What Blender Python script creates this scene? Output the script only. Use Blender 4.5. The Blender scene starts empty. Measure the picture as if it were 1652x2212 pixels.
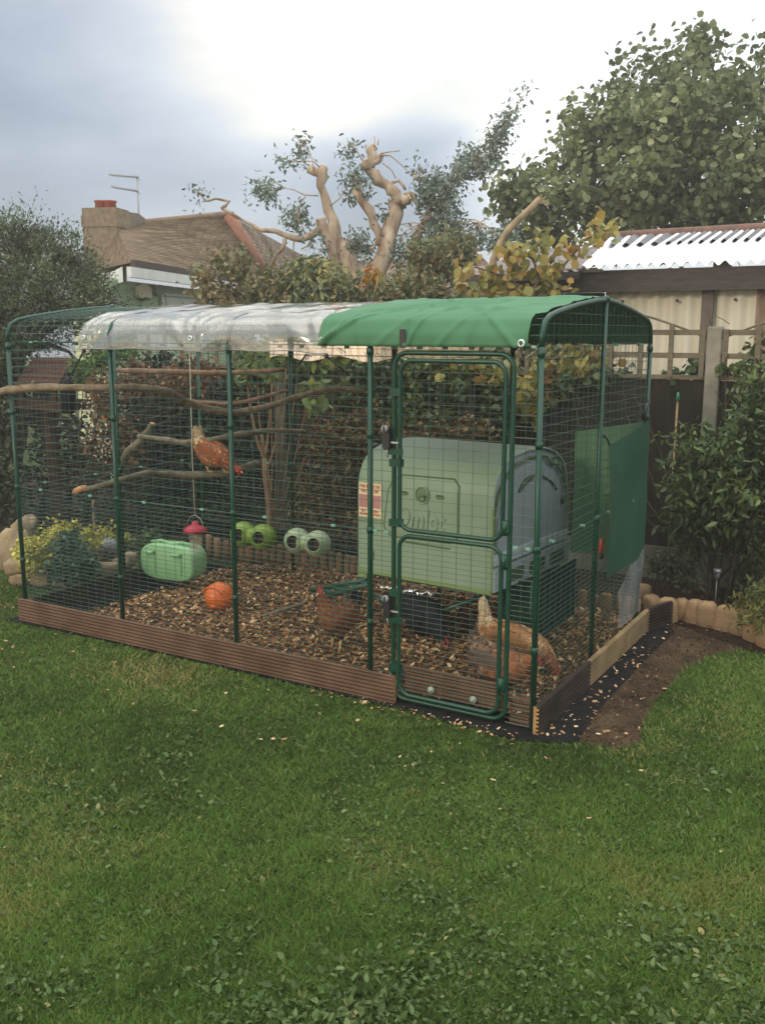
import bpy, math, random
import numpy as np
from mathutils import Vector, Matrix, Euler
RAD = math.radians
rng = np.random.default_rng(7)
random.seed(7)
scene = bpy.context.scene
COL = scene.collection

# ------------------------------------------------------------------ camera
IW, IH = 1652.0, 2212.0
F = 2074.0
PITCH, ROLL, YAW = -.1842, .0021, -.5328
CAM = np.array([1.6135, -4.1394, 1.9058])
fw = np.array([math.sin(YAW)*math.cos(PITCH), math.cos(YAW)*math.cos(PITCH), math.sin(PITCH)])
r0 = np.cross(fw, [0, 0, 1]); r0 /= np.linalg.norm(r0); u0 = np.cross(r0, fw)
RT = r0*math.cos(ROLL)+u0*math.sin(ROLL); UP = -r0*math.sin(ROLL)+u0*math.cos(ROLL)
cd = bpy.data.cameras.new("camera"); cam = bpy.data.objects.new("camera", cd); COL.objects.link(cam)
cd.sensor_fit = 'VERTICAL'; cd.sensor_height = 36; cd.lens = 36*F/IH; cd.clip_end = 500; cd.clip_start = .05
m = Matrix.Identity(4)
for i in range(3):
    m[i][0] = RT[i]; m[i][1] = UP[i]; m[i][2] = -fw[i]; m[i][3] = CAM[i]
cam.matrix_world = m
scene.camera = cam

def ray(x, y): return fw*F+RT*(x-IW/2)+UP*(IH/2-y)
def G(x, y, z=0.):
    d = ray(x, y); return CAM+d*(z-CAM[2])/d[2]
def AY(x, y, Y):
    d = ray(x, y); return CAM+d*(Y-CAM[1])/d[1]
def AX(x, y, X):
    d = ray(x, y); return CAM+d*(X-CAM[0])/d[0]
def AD(x, y, D): return CAM+ray(x, y)*D/F

# ------------------------------------------------------------------ world, sun, exposure
EXPO = 0.12
scene.view_settings.view_transform = 'Standard'
scene.view_settings.look = 'None'
scene.view_settings.gamma = 1
scene.view_settings.exposure = EXPO
w = bpy.data.worlds.new("World"); scene.world = w; w.use_nodes = True
nt = w.node_tree; nt.nodes.clear()
def N(t, **k):
    n = nt.nodes.new(t)
    for a, b in k.items(): setattr(n, a, b)
    return n
def L(a, b): nt.links.new(a, b)
SUN_EL, SUN_AZ = RAD(17), RAD(198)      # azimuth measured from +Y clockwise
out = N('ShaderNodeOutputWorld'); bg = N('ShaderNodeBackground'); L(bg.outputs[0], out.inputs[0])
sky = N('ShaderNodeTexSky', sky_type='NISHITA', sun_disc=False, sun_elevation=SUN_EL, sun_rotation=SUN_AZ)
tc = N('ShaderNodeTexCoord')
def wdot(v):
    n = N('ShaderNodeVectorMath', operation='DOT_PRODUCT'); L(tc.outputs['Generated'], n.inputs[0]); n.inputs[1].default_value = v; return n.outputs['Value']
def wm(op, a, b, c=None):
    n = N('ShaderNodeMath', operation=op)
    for i, q in enumerate((a, b, c)):
        if q is None: continue
        if isinstance(q, (int, float)): n.inputs[i].default_value = q
        else: L(q, n.inputs[i])
    return n.outputs[0]
mp = N('ShaderNodeMapping'); L(tc.outputs['Generated'], mp.inputs[0]); mp.inputs['Scale'].default_value = (1.0, 1.0, 2.6); mp.inputs['Rotation'].default_value = (.2, .25, .5)
nz = N('ShaderNodeTexNoise'); L(mp.outputs[0], nz.inputs[0]); nz.inputs['Scale'].default_value = 3.4; nz.inputs['Detail'].default_value = 5; nz.inputs['Roughness'].default_value = .45; nz.inputs['Distortion'].default_value = .5
nz2 = N('ShaderNodeTexNoise'); L(mp.outputs[0], nz2.inputs[0]); nz2.inputs['Scale'].default_value = 7; nz2.inputs['Detail'].default_value = 4
rw = (float(RT[0]), float(RT[1]), 0.)
def blobw(px, py, width, amp):        # a soft bright bank of cloud around one direction of the sky
    d = ray(px, py); d = d/np.linalg.norm(d)
    a = wdot(tuple(map(float, d)))
    x = wm('SUBTRACT', 1.0, a)
    x = wm('DIVIDE', x, width*width/2)
    x = wm('MULTIPLY', x, -1.0)
    x = wm('EXPONENT', x, 0)
    return wm('MULTIPLY', x, amp)
val = wm('MULTIPLY_ADD', wdot((0, 0, 1)), .75, .14)
val = wm('ADD', val, wm('MULTIPLY', wdot(rw), .15))
val = wm('ADD', val, wm('MULTIPLY', wm('SUBTRACT', nz.outputs[0], .5), .60))
val = wm('ADD', val, wm('MULTIPLY', wm('SUBTRACT', nz2.outputs[0], .5), .26))
for bx_ in ((800, -30, .20, .56), (1340, 30, .24, .52), (620, 230, .09, .12), (1110, 385, .07, .34), (560, 470, .05, .10), (1180, 300, .08, .1)):
    val = wm('ADD', val, blobw(*bx_))
for bx_ in ((930, 340, .11, .30), (1010, 220, .09, .30), (1010, 510, .14, .14), (640, 440, .16, .22)):
    val = wm('SUBTRACT', val, blobw(*bx_))
ramp = N('ShaderNodeValToRGB'); L(val, ramp.inputs[0])
cr = ramp.color_ramp
cr.elements[0].position = 0.0; cr.elements[0].color = (.25, .285, .35, 1)
cr.elements[1].position = 0.95; cr.elements[1].color = (1.0, 1.0, 1.0, 1)
for p, c in ((.16, (.33, .37, .45, 1)), (.32, (.47, .51, .58, 1)), (.46, (.62, .65, .70, 1)), (.60, (.86, .835, .77, 1)), (.74, (.96, .97, .97, 1))):
    e = cr.elements.new(p); e.color = c
gain = N('ShaderNodeVectorMath', operation='SCALE'); L(ramp.outputs[0], gain.inputs[0]); gain.inputs['Scale'].default_value = 1.0
skys = N('ShaderNodeVectorMath', operation='SCALE'); L(sky.outputs[0], skys.inputs[0]); skys.inputs['Scale'].default_value = .03
zen = N('ShaderNodeMapRange', interpolation_type='SMOOTHSTEP'); L(wdot((0, 0, 1)), zen.inputs['Value'])
for k_, v_ in (('From Min', .38), ('From Max', .9), ('To Min', 1.0), ('To Max', 2.5)): zen.inputs[k_].default_value = v_
L(zen.outputs['Result'], gain.inputs['Scale'])      # an overcast sky is brightest overhead
addn = N('ShaderNodeVectorMath', operation='ADD'); L(gain.outputs[0], addn.inputs[0]); L(skys.outputs[0], addn.inputs[1])
L(addn.outputs[0], bg.inputs[0]); bg.inputs['Strength'].default_value = 1.0

sl = bpy.data.lights.new("sun", 'SUN'); so = bpy.data.objects.new("sun", sl); COL.objects.link(so)
sl.energy = 1.15; sl.angle = RAD(12); sl.color = (1.0, .84, .64)
sd = Vector((math.sin(SUN_AZ)*math.cos(SUN_EL), math.cos(SUN_AZ)*math.cos(SUN_EL), math.sin(SUN_EL)))
so.rotation_euler = sd.to_track_quat('Z', 'Y').to_euler()

# ------------------------------------------------------------------ materials
MATS = {}
def mat(name, col, rough=.6, var=0., scale=20., col2=None, bump=0., bscale=None, metal=0., spec=.5, coords='Object', stretch=(1, 1, 1), detail=5, coat=0.):
    if name in MATS: return MATS[name]
    M = bpy.data.materials.new(name); M.use_nodes = True; t = M.node_tree; b = t.nodes['Principled BSDF']
    b.inputs['Roughness'].default_value = rough; b.inputs['Metallic'].default_value = metal
    b.inputs['Specular IOR Level'].default_value = spec
    b.inputs['Coat Weight'].default_value = coat
    b.inputs['Base Color'].default_value = (*col, 1)
    if var or col2 or bump:
        c = t.nodes.new('ShaderNodeTexCoord'); mm = t.nodes.new('ShaderNodeMapping'); mm.inputs['Scale'].default_value = stretch
        t.links.new(c.outputs[coords], mm.inputs[0])
        n = t.nodes.new('ShaderNodeTexNoise'); n.inputs['Scale'].default_value = scale; n.inputs['Detail'].default_value = detail
        t.links.new(mm.outputs[0], n.inputs[0])
        if var or col2:
            r = t.nodes.new('ShaderNodeValToRGB'); e = r.color_ramp.elements
            e[0].position = .3; e[1].position = .7
            a = np.array(col); bcol = np.array(col2) if col2 else a*(1+var)
            e[0].color = (*(a*(1-var)), 1); e[1].color = (*bcol, 1)
            t.links.new(n.outputs[0], r.inputs[0]); t.links.new(r.outputs[0], b.inputs['Base Color'])
        if bump:
            n2 = t.nodes.new('ShaderNodeTexNoise'); n2.inputs['Scale'].default_value = bscale or scale*3; n2.inputs['Detail'].default_value = 6
            t.links.new(mm.outputs[0], n2.inputs[0])
            bp = t.nodes.new('ShaderNodeBump'); bp.inputs['Strength'].default_value = bump; bp.inputs['Distance'].default_value = .01
            t.links.new(n2.outputs[0], bp.inputs['Height']); t.links.new(bp.outputs[0], b.inputs['Normal'])
    MATS[name] = M
    return M

def leafmat(name, stops, rough=.55, trans=.25, spec=.3):
    """colour of each leaf drawn from its own random number, stops = [(pos, rgb)]"""
    if name in MATS: return MATS[name]
    M = bpy.data.materials.new(name); M.use_nodes = True; t = M.node_tree; b = t.nodes['Principled BSDF']
    b.inputs['Roughness'].default_value = rough; b.inputs['Specular IOR Level'].default_value = spec
    at = t.nodes.new('ShaderNodeAttribute'); at.attribute_name = 'rnd'
    r = t.nodes.new('ShaderNodeValToRGB'); t.links.new(at.outputs['Fac'], r.inputs[0])
    e = r.color_ramp.elements
    e[0].position = stops[0][0]; e[0].color = (*stops[0][1], 1); e[1].position = stops[-1][0]; e[1].color = (*stops[-1][1], 1)
    for p, c in stops[1:-1]:
        x = e.new(p); x.color = (*c, 1)
    t.links.new(r.outputs[0], b.inputs['Base Color'])
    if trans:
        tr = t.nodes.new('ShaderNodeBsdfTranslucent'); t.links.new(r.outputs[0], tr.inputs[0])
        mx = t.nodes.new('ShaderNodeMixShader'); mx.inputs[0].default_value = trans
        t.links.new(b.outputs[0], mx.inputs[1]); t.links.new(tr.outputs[0], mx.inputs[2])
        t.links.new(mx.outputs[0], t.nodes['Material Output'].inputs[0])
    MATS[name] = M
    return M

def colmat(name, rough=.75, bump=0., bscale=60, spec=.3):
    if name in MATS: return MATS[name]
    M = bpy.data.materials.new(name); M.use_nodes = True; t = M.node_tree; b = t.nodes['Principled BSDF']
    b.inputs['Roughness'].default_value = rough; b.inputs['Specular IOR Level'].default_value = spec
    at = t.nodes.new('ShaderNodeAttribute'); at.attribute_name = 'Col'
    t.links.new(at.outputs['Color'], b.inputs['Base Color'])
    MATS[name] = M
    return M

def cn(p):
    h = [((int(p[i:i+2], 16)/255.)) for i in (0, 2, 4)]
    return tuple((c/12.92 if c <= .04045 else ((c+.055)/1.055)**2.4) for c in h)

# ------------------------------------------------------------------ mesh builders
class MB:
    def __init__(s): s.v = []; s.f = []; s.m = []; s.sm = []; s.c = []
    def add(s, vs, fs, mi=0, smooth=False, col=(1, 1, 1)):
        o = len(s.v); s.v += [tuple(map(float, p)) for p in vs]
        if isinstance(col, list): s.c += col
        else: s.c += [col]*len(vs)
        for f in fs: s.f.append([i+o for i in f]); s.m.append(mi); s.sm.append(smooth)
        return s
    def box(s, lo, hi, mi=0, M=None, col=(1, 1, 1)):
        x0, y0, z0 = lo; x1, y1, z1 = hi
        vs = [(x0, y0, z0), (x1, y0, z0), (x1, y1, z0), (x0, y1, z0), (x0, y0, z1), (x1, y0, z1), (x1, y1, z1), (x0, y1, z1)]
        if M is not None: vs = [M @ Vector(p) for p in vs]
        return s.add(vs, [(0, 3, 2, 1), (4, 5, 6, 7), (0, 1, 5, 4), (1, 2, 6, 5), (2, 3, 7, 6), (3, 0, 4, 7)], mi, col=col)
    def tube(s, pts, r, n=8, mi=0, closed=False, cap=True, smooth=True, col=(1, 1, 1), squash=None):
        P = [np.array(p, float) for p in pts]; k = len(P)
        R = list(r) if hasattr(r, '__len__') else [r]*k
        vs = []; prev = None
        for i in range(k):
            if closed: t = P[(i+1) % k]-P[i-1]
            else: t = P[min(i+1, k-1)]-P[max(i-1, 0)]
            t = t/(np.linalg.norm(t)+1e-12)
            if prev is None:
                a = np.array([0, 0, 1.]) if abs(t[2]) < .9 else np.array([1., 0, 0])
                a = a-t*(a@t); a /= np.linalg.norm(a)
            else:
                a = prev-t*(prev@t); a /= (np.linalg.norm(a)+1e-12)
            prev = a; b = np.cross(t, a)
            for j in range(n):
                an = 2*math.pi*j/n
                vs.append(P[i]+R[i]*(a*math.cos(an)+b*math.sin(an)))
        fs = []
        for i in range(k if closed else k-1):
            i2 = (i+1) % k
            for j in range(n):
                j2 = (j+1) % n
                fs.append((i*n+j, i*n+j2, i2*n+j2, i2*n+j))
        if cap and not closed: fs.append(tuple(range(n))[::-1]); fs.append(tuple((k-1)*n+j for j in range(n)))
        return s.add(vs, fs, mi, smooth, col)
    def cyl(s, a, b, r, n=12, mi=0, r2=None, smooth=True): return s.tube([a, b], [r, r if r2 is None else r2], n, mi, smooth=smooth)
    def ell(s, c, rad, n=12, m_=8, mi=0, M=None, col=(1, 1, 1)):
        vs = []; fs = []
        for i in range(m_+1):
            th = math.pi*i/m_
            for j in range(n):
                ph = 2*math.pi*j/n
                p = Vector((rad[0]*math.sin(th)*math.cos(ph), rad[1]*math.sin(th)*math.sin(ph), rad[2]*math.cos(th)))
                if M is not None: p = M @ p
                vs.append((p[0]+c[0], p[1]+c[1], p[2]+c[2]))
        for i in range(m_):
            for j in range(n):
                fs.append((i*n+j, (i+1)*n+j, (i+1)*n+(j+1) % n, i*n+(j+1) % n))
        return s.add(vs, fs, mi, True, col)
    def prism(s, poly, axis, a, b, mi=0, smooth=False, cap=True):
        """extrude a 2D polygon along axis (0,1,2) from a to b; poly is in the other two axes, in order"""
        n = len(poly); vs = []
        for t in (a, b):
            for p in poly:
                q = [0, 0, 0]; q[axis] = t; o = [i for i in range(3) if i != axis]; q[o[0]] = p[0]; q[o[1]] = p[1]; vs.append(q)
        fs = [(i, (i+1) % n, n+(i+1) % n, n+i) for i in range(n)]
        s.add(vs, fs, mi, smooth)
        if cap: o = len(s.v)-2*n; s.f += [[o+i for i in range(n)][::-1], [o+n+i for i in range(n)]]; s.m += [mi, mi]; s.sm += [False, False]
        return s
    def quad(s, a, b, c, d, mi=0): return s.add([a, b, c, d], [(0, 1, 2, 3)], mi)
    def grid(s, P, mi=0, smooth=True, col=(1, 1, 1)):
        P = np.asarray(P, float); a, b = P.shape[:2]
        vs = P.reshape(-1, 3)
        fs = [(i*b+j, i*b+j+1, (i+1)*b+j+1, (i+1)*b+j) for i in range(a-1) for j in range(b-1)]
        return s.add(vs, fs, mi, smooth, col)
    def build(s, name, mats, parent=None, loc=None, fix=True):
        me = bpy.data.meshes.new(name); me.from_pydata(s.v, [], s.f)
        if not isinstance(mats, (list, tuple)): mats = [mats]
        for q in mats: me.materials.append(q)
        me.polygons.foreach_set('material_index', s.m); me.polygons.foreach_set('use_smooth', s.sm)
        if any(c != (1, 1, 1) for c in s.c):
            at = me.color_attributes.new('Col', 'FLOAT_COLOR', 'POINT')
            at.data.foreach_set('color', np.array([(*c, 1) for c in s.c], dtype=np.float32).ravel())
        me.update()
        if fix:
            import bmesh
            bm = bmesh.new(); bm.from_mesh(me); bmesh.ops.recalc_face_normals(bm, faces=bm.faces); bm.to_mesh(me); bm.free()
        o = bpy.data.objects.new(name, me); COL.objects.link(o)
        if loc is not None: o.location = loc
        if parent is not None: o.parent = parent
        return o

def tag(o, label=None, cat=None, group=None, kind=None):
    if label: o['label'] = label
    if cat: o['category'] = cat
    if group: o['group'] = group
    if kind: o['kind'] = kind
    return o
def thing(name, label, cat, loc=(0, 0, 0), rz=0., group=None):
    o = bpy.data.objects.new(name, None); COL.objects.link(o); o.location = tuple(map(float, loc)); o.rotation_euler = (0, 0, rz); o.empty_display_size = .1
    return tag(o, label, cat, group)
def struct(o): o['kind'] = 'structure'; return o
def kids(o): return [c for c in bpy.data.objects if c.parent == o]
def copy_tree(o, parent=None):
    c = o.copy(); COL.objects.link(c)
    if parent is not None: c.parent = parent
    for ch in kids(o): copy_tree(ch, c)
    return c

def fastmesh(name, V, Fc, material, parent=None, rnd=None, smooth=False):
    """V (n,3), Fc (m,k) uniform faces, rnd per face"""
    me = bpy.data.meshes.new(name)
    V = np.ascontiguousarray(V, dtype=np.float32); Fc = np.ascontiguousarray(Fc, dtype=np.int32); mct, k = Fc.shape
    me.vertices.add(len(V)); me.vertices.foreach_set('co', V.ravel())
    me.loops.add(mct*k); me.loops.foreach_set('vertex_index', Fc.ravel())
    me.polygons.add(mct); me.polygons.foreach_set('loop_start', np.arange(0, mct*k, k, dtype=np.int32))
    if smooth: me.polygons.foreach_set('use_smooth', np.ones(mct, dtype=bool))
    if rnd is not None:
        at = me.attributes.new('rnd', 'FLOAT', 'FACE'); at.data.foreach_set('value', np.ascontiguousarray(rnd, dtype=np.float32))
    me.materials.append(material); me.update(calc_edges=True)
    o = bpy.data.objects.new(name, me); COL.objects.link(o)
    if parent is not None: o.parent = parent
    return o

# leaf templates: (along, across, up) ; unit length
def T_leaf(wd=.35, fold=.10, bend=-.12):
    v = np.array([(0, 0, 0), (.28, wd*.9, fold), (.68, wd*.8, fold+bend*.4), (1, 0, bend), (.68, -wd*.8, fold+bend*.4), (.28, -wd*.9, fold)])
    return v, np.array([(0, 1, 2, 3), (0, 3, 4, 5)])
T_ROUND = T_leaf(.50, .08, -.15)
T_OVAL = T_leaf(.33, .08, -.15)
T_LONG = T_leaf(.15, .04, -.20)
T_NEEDLE = (np.array([(0, -.06, 0), (.5, -.10, .03), (1, 0, -.02), (.5, .10, .03)]), np.array([(0, 1, 2, 3)]))
def unit(a): return a/(np.linalg.norm(a, axis=-1, keepdims=True)+1e-9)
def leaves(name, pts, size, tmpl, material, parent=None, up=.5, axis=None, droop=0., rnd=None, flat=False):
    n = len(pts); size = np.broadcast_to(np.asarray(size, float), (n,))
    tv, tf = tmpl
    nrm = unit(rng.normal(size=(n, 3))+np.array([0, 0, up])) if not flat else unit(rng.normal(size=(n, 3))*flat+np.array([0, 0, 1.]))
    a = rng.normal(size=(n, 3)) if axis is None else axis+rng.normal(size=(n, 3))*.45
    a = a+np.array([0, 0, -droop])
    a = unit(a-nrm*np.sum(a*nrm, 1, keepdims=True)); b = np.cross(nrm, a)
    V = pts[:, None, :]+size[:, None, None]*(tv[None, :, 0:1]*a[:, None, :]+tv[None, :, 1:2]*b[:, None, :]+tv[None, :, 2:3]*nrm[:, None, :])
    k = len(tv); Fc = (tf[None]+(np.arange(n)*k)[:, None, None]).reshape(-1, tf.shape[1])
    if rnd is None: rnd = rng.random(n)
    return fastmesh(name, V.reshape(-1, 3), Fc, material, parent, np.repeat(rnd, len(tf)))

def cloud(blobs, n, clump=.16, per=40, shell=.55):
    """blobs: (px,py,depth,rx,ry[,rz metres]) in picture units at that depth. returns points, clump id noise, clump centres"""
    wts = np.array([b[3]*b[4] for b in blobs], float); wts /= wts.sum()
    K = max(3, int(n/per)); cs = []; cb = []
    idx = rng.choice(len(blobs), K, p=wts)
    for i in idx:
        b = blobs[i]; c = AD(b[0], b[1], b[2]); rx = b[3]*b[2]/F; ry = b[4]*b[2]/F; rz = b[5] if len(b) > 5 else (rx+ry)/2
        d = rng.normal(size=3); d /= np.linalg.norm(d); r = shell+(1-shell)*rng.random()
        if rng.random() < .25: r *= rng.random()
        cs.append(c+RT*d[0]*r*rx+UP*d[1]*r*ry+fw*d[2]*r*rz)
    cs = np.array(cs)
    which = rng.integers(0, K, n); tone = rng.random(K)
    sg = clump*(.5+rng.random(K))
    P = cs[which]+np.clip(rng.normal(size=(n, 3)), -1.7, 1.7)*sg[which][:, None]*.6
    P = P[P[:, 2] > .01]; which = which[:len(P)]
    return P, np.clip(tone[which]*.55+rng.random(len(P))*.45, 0, 1), cs

def PX(p, d): return AD(p[0], p[1], d)
def limb(mb, pts, d, n=8, mi=0, jit=0.):
    """pts [(px,py,radius_px[,depth offset])]"""
    P = []; R = []
    for q in pts:
        dd = d+(q[3] if len(q) > 3 else 0.); P.append(AD(q[0], q[1], dd)); R.append(q[2]*dd/F)
    # subdivide for organic wobble
    P2 = []; R2 = []
    for i in range(len(P)-1):
        for s in (0, .5):
            p = P[i]*(1-s)+P[i+1]*s
            if s: p = p+rng.normal(size=3)*R[i]*.28
            P2.append(p); R2.append((R[i]*(1-s)+R[i+1]*s)*(1+rng.normal()*.09))
    P2.append(P[-1]); R2.append(R[-1])
    mb.tube(P2, R2, n, mi)
    return P2
def twigs(mb, a, cs, r=.006, r1=.002, mi=0, sag=.05):
    a = np.array(a, float)
    for c in cs:
        mid = (a+c)/2+rng.normal(size=3)*np.linalg.norm(c-a)*.10+np.array([0, 0, sag])
        q1 = a*.5+mid*.5+rng.normal(size=3)*.02; q2 = c*.5+mid*.5+rng.normal(size=3)*.02
        mb.tube([a, q1, mid, q2, c], [r, r*.85, (r+r1)/2, r1*1.3, r1], 5, mi)
def inpoly(P, poly):
    x, y = P[:, 0], P[:, 1]; r = np.zeros(len(P), bool); j = len(poly)-1
    for i in range(len(poly)):
        xi, yi = poly[i][:2]; xj, yj = poly[j][:2]
        c = ((yi > y) != (yj > y)) & (x < (xj-xi)*(y-yi)/(yj-yi+1e-12)+xi); r ^= c; j = i
    return r
def sheet(name, poly, z, material):
    mb = MB(); mb.add([(p[0], p[1], z) for p in poly], [tuple(range(len(poly)))])
    return struct(mb.build(name, material))

# ================================================================== GROUND
Lx, Wd = -3.6, 1.8       # run: x from Lx to 0, y from 0 to Wd
lawn_m = mat('lawn_soil', cn('2c3319'), .95, col2=cn('4a5528'), scale=9, bump=.8, bscale=90, spec=.1)
mb = MB(); mb.quad((-60, -20, 0), (60, -20, 0), (60, 70, 0), (-60, 70, 0))
struct(mb.build('lawn', lawn_m))
soil_m = mat('bed_soil', cn('3a2b1f'), .95, col2=cn('231a13'), scale=9, bump=1., bscale=50, spec=.1)
bare_m = mat('bare_earth', cn('5a4936'), .95, col2=cn('2c231b'), scale=4.5, bump=1., bscale=60, detail=10, spec=.1)
memb_m = mat('weed_membrane', cn('222222'), .92, col2=cn('141414'), scale=6, bump=.8, bscale=15, spec=.12)
back = [G(x, y)[:2] for x, y in ((1398, 1318), (1430, 1340), (1520, 1372), (1600, 1400), (1700, 1432))]
bed_poly = [(-9, 2.08), (.02, 2.08)] + [tuple(p) for p in back] + [(3.6, 1.2), (6, 3.5), (6, 5), (-9, 5)]
sheet('flower_bed', bed_poly, .008, soil_m)
bare_poly = [tuple(G(x, y)[:2]) for x, y in ((1150, 1588), (1245, 1606), (1330, 1618), (1375, 1612), (1396, 1560), (1418, 1510), (1450, 1478), (1492, 1440), (1540, 1415), (1600, 1404), (1660, 1404), (1700, 1425), (1640, 1385), (1560, 1362), (1470, 1335), (1400, 1330))]
sheet('bare_earth', bare_poly, .004, bare_m)
memb_poly = [(-3.70, -.07), (-3.62, -.085), (-3.3, -.055), (-2.4, -.05), (-1.4, -.06), (-.78, -.08), (-.2, -.115), (.0, -.13)] + [tuple(G(x, y)[:2]) for x, y in ((1210, 1608), (1250, 1606), (1262, 1580), (1300, 1528), (1345, 1480), (1400, 1420), (1455, 1368), (1440, 1345))] + [(.05, 2.0), (0, 1.9), (-3.68, 1.9)]
sheet('weed_membrane', memb_poly, .012, memb_m)
chips_base = mat('chip_bed', cn('6d5038'), .95, col2=cn('3b2819'), scale=30, bump=1., bscale=80, spec=.1)
mb = MB()
nx, ny = 90, 46
X, Y = np.meshgrid(np.linspace(Lx+.32, -.02, nx), np.linspace(.02, 1.98, ny), indexing='ij')
def chipz(x, y):
    h = .055+.018*np.sin(x*3.1+1)*np.cos(y*4.3)+.012*np.sin(x*9.7)*np.sin(y*8.1+.7)
    e = np.clip((x-(Lx+.30+.10*np.sin(y*7)))/.45, 0, 1)
    return h*e+.014
Z = chipz(X, Y)
mb.grid(np.stack([X, Y, Z], -1)); struct(mb.build('chip_bed', chips_base))

crumb_m = leafmat('soil_crumb', [(0, cn('2a2018')), (.5, cn('4d3d2e')), (.9, cn('6f5b45')), (1, cn('8f7a5f'))], .95, 0, .1)
q = np.stack([rng.uniform(0, 2.2, 16000), rng.uniform(-.3, 2.4, 16000)], 1)
q = q[inpoly(q+rng.normal(size=q.shape)*.015, bare_poly)]; q = np.c_[q, np.full(len(q), .006)]
tag(leaves('soil_crumbs', q, rng.uniform(.004, .018, len(q))**1.0, T_leaf(.45), crumb_m, flat=.8), 'loose crumbs of earth and grit on the bare strip', 'soil', kind='stuff')
# wood chips (past counting)
def chips(n, xs, ys, zf, smin=.014, smax=.040):
    t = (np.array([(-.5, -.22, 0), (.1, -.3, .02), (.5, -.12, 0), (.45, .2, .03), (-.1, .28, .01), (-.5, .15, .04)]), np.array([(0, 1, 2, 5), (2, 3, 4, 5)]))
    P = np.stack([xs, ys, zf], 1); return P, rng.uniform(smin, smax, n), t
chip_m = leafmat('wood_chip', [(0, cn('3a2415')), (.3, cn('684527')), (.6, cn('946a40')), (.85, cn('b28a5c')), (1, cn('d0b288'))], .8, 0, .2)
n = 15000
xs = rng.uniform(Lx+.25, -.02, n); ys = rng.uniform(.02, 1.98, n)
P, s, t = chips(n, xs, ys, chipz(xs, ys)+rng.uniform(.0, .016, n))
tag(leaves('wood_chips', P, s, t, chip_m, flat=.42), 'loose brown wood chips covering the floor of the run', 'wood chips', kind='stuff')
n = 110
q = [G(x, y) for x, y in zip(rng.uniform(1165, 1480, n*6), rng.uniform(1340, 1610, n*6))]
q = np.array([p for p in q if inpoly(np.array([p[:2]]), memb_poly)[0] or (inpoly(np.array([p[:2]]), bare_poly)[0] and rng.random() < .22)])
q = q[(q[:, 0] > .06)][:n]; q[:, 2] = .018
q2 = np.stack([rng.uniform(-1.2, 0, 90), rng.uniform(-.16, -.06, 90), np.full(90, .02)], 1)
q3 = np.stack([rng.uniform(-3.4, .6, 70), rng.uniform(-.8, -.15, 70), np.full(70, .03)], 1)
q = np.concatenate([q, q2, q3])
chip2 = leafmat('pale_chip', [(0, cn('7d5c3a')), (.5, cn('b89468')), (1, cn('dcc39a'))], .8, 0, .2)
tag(leaves('scattered_chips', q, rng.uniform(.010, .028, len(q)), t, chip2, flat=.3), 'pale chips scattered outside the boards on membrane and grass', 'wood chips', kind='stuff')

# ------------------------------------------------------------------ grass
def vnoise(P, sc, seed=0):
    r = np.random.default_rng(seed); T = r.random((64, 64)); x = P[:, 0]*sc+50; y = P[:, 1]*sc+50
    xi = np.floor(x).astype(int); yi = np.floor(y).astype(int); fx = x-xi; fy = y-yi; fx = fx*fx*(3-2*fx); fy = fy*fy*(3-2*fy)
    g = lambda a, b: T[a % 64, b % 64]
    return (g(xi, yi)*(1-fx)+g(xi+1, yi)*fx)*(1-fy)+(g(xi, yi+1)*(1-fx)+g(xi+1, yi+1)*fx)*fy
def view_ground(n, ymin, ymax, pw=1.):
    """ground points spread evenly over the picture rows of the lawn"""
    px = rng.uniform(-60, 1712, n); py = ymin+(ymax-ymin)*rng.random(n)**pw
    d = fw[None]*F+RT[None]*(px-IW/2)[:, None]+UP[None]*(IH/2-py)[:, None]
    return CAM+d*(-CAM[2]/d[:, 2])[:, None]
keep_out = [memb_poly, bare_poly, bed_poly, [(-3.62, -.06), (.04, -.06), (.04, 2.0), (-3.62, 2.0)]]
patch_c = G(330, 1455)
def lawn_pts(n, y0, y1, pw=1.):
    P = view_ground(n, y0, y1, pw)
    k = np.ones(len(P), bool)
    for po in keep_out:
        jit = P[:, :2]+rng.normal(size=(len(P), 2))*.012
        k &= ~inpoly(jit, po)
    return P[k]
P = np.concatenate([lawn_pts(330000, 1150, 2280, .85)])
n = len(P)
dist = np.linalg.norm(P-CAM, axis=1)
nn = vnoise(P, 2.2, 1)*.6+vnoise(P, 7, 2)*.4
nf = vnoise(P, 16, 5)
hgt = (.012+.020*rng.random(n))*(.45+.6*nn+.55*nf)
wdt = .0011*dist*(.7+.6*rng.random(n))*.8
lean = rng.normal(size=(n, 3))*.75; lean[:, 2] = 1; lean = unit(lean)
side = unit(np.cross(lean, rng.normal(size=(n, 3))))
V = np.stack([P-side*wdt[:, None], P+side*wdt[:, None], P+lean*hgt[:, None]+np.stack([lean[:, 0]*.010, lean[:, 1]*.010, 0*lean[:, 0]], 1)], 1)
dry = np.exp(-(((P[:, 0]-patch_c[0])/.38)**2+((P[:, 1]-patch_c[1])/.20)**2))
tone = np.clip(vnoise(P, .9, 3)*.46+vnoise(P, 4, 4)*.26+nf*.22+rng.random(n)*.30-.09, 0, .9)
br_ = np.clip((vnoise(P, 1.7, 31)*.6+vnoise(P, 6, 32)*.4-.60)*3.5, 0, .35)
tone = np.where(rng.random(n) < dry*.75, .97, tone)
tone = np.where(rng.random(n) < .035+br_*.6, .93+.05*rng.random(n), tone)
grass_m = leafmat('grass_blade', [(0, cn('32451d')), (.3, cn('455d25')), (.55, cn('56742e')), (.8, cn('6c863d')), (.9, cn('7a7f40')), (1, cn('a29560'))], .6, .3, .2)
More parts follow.
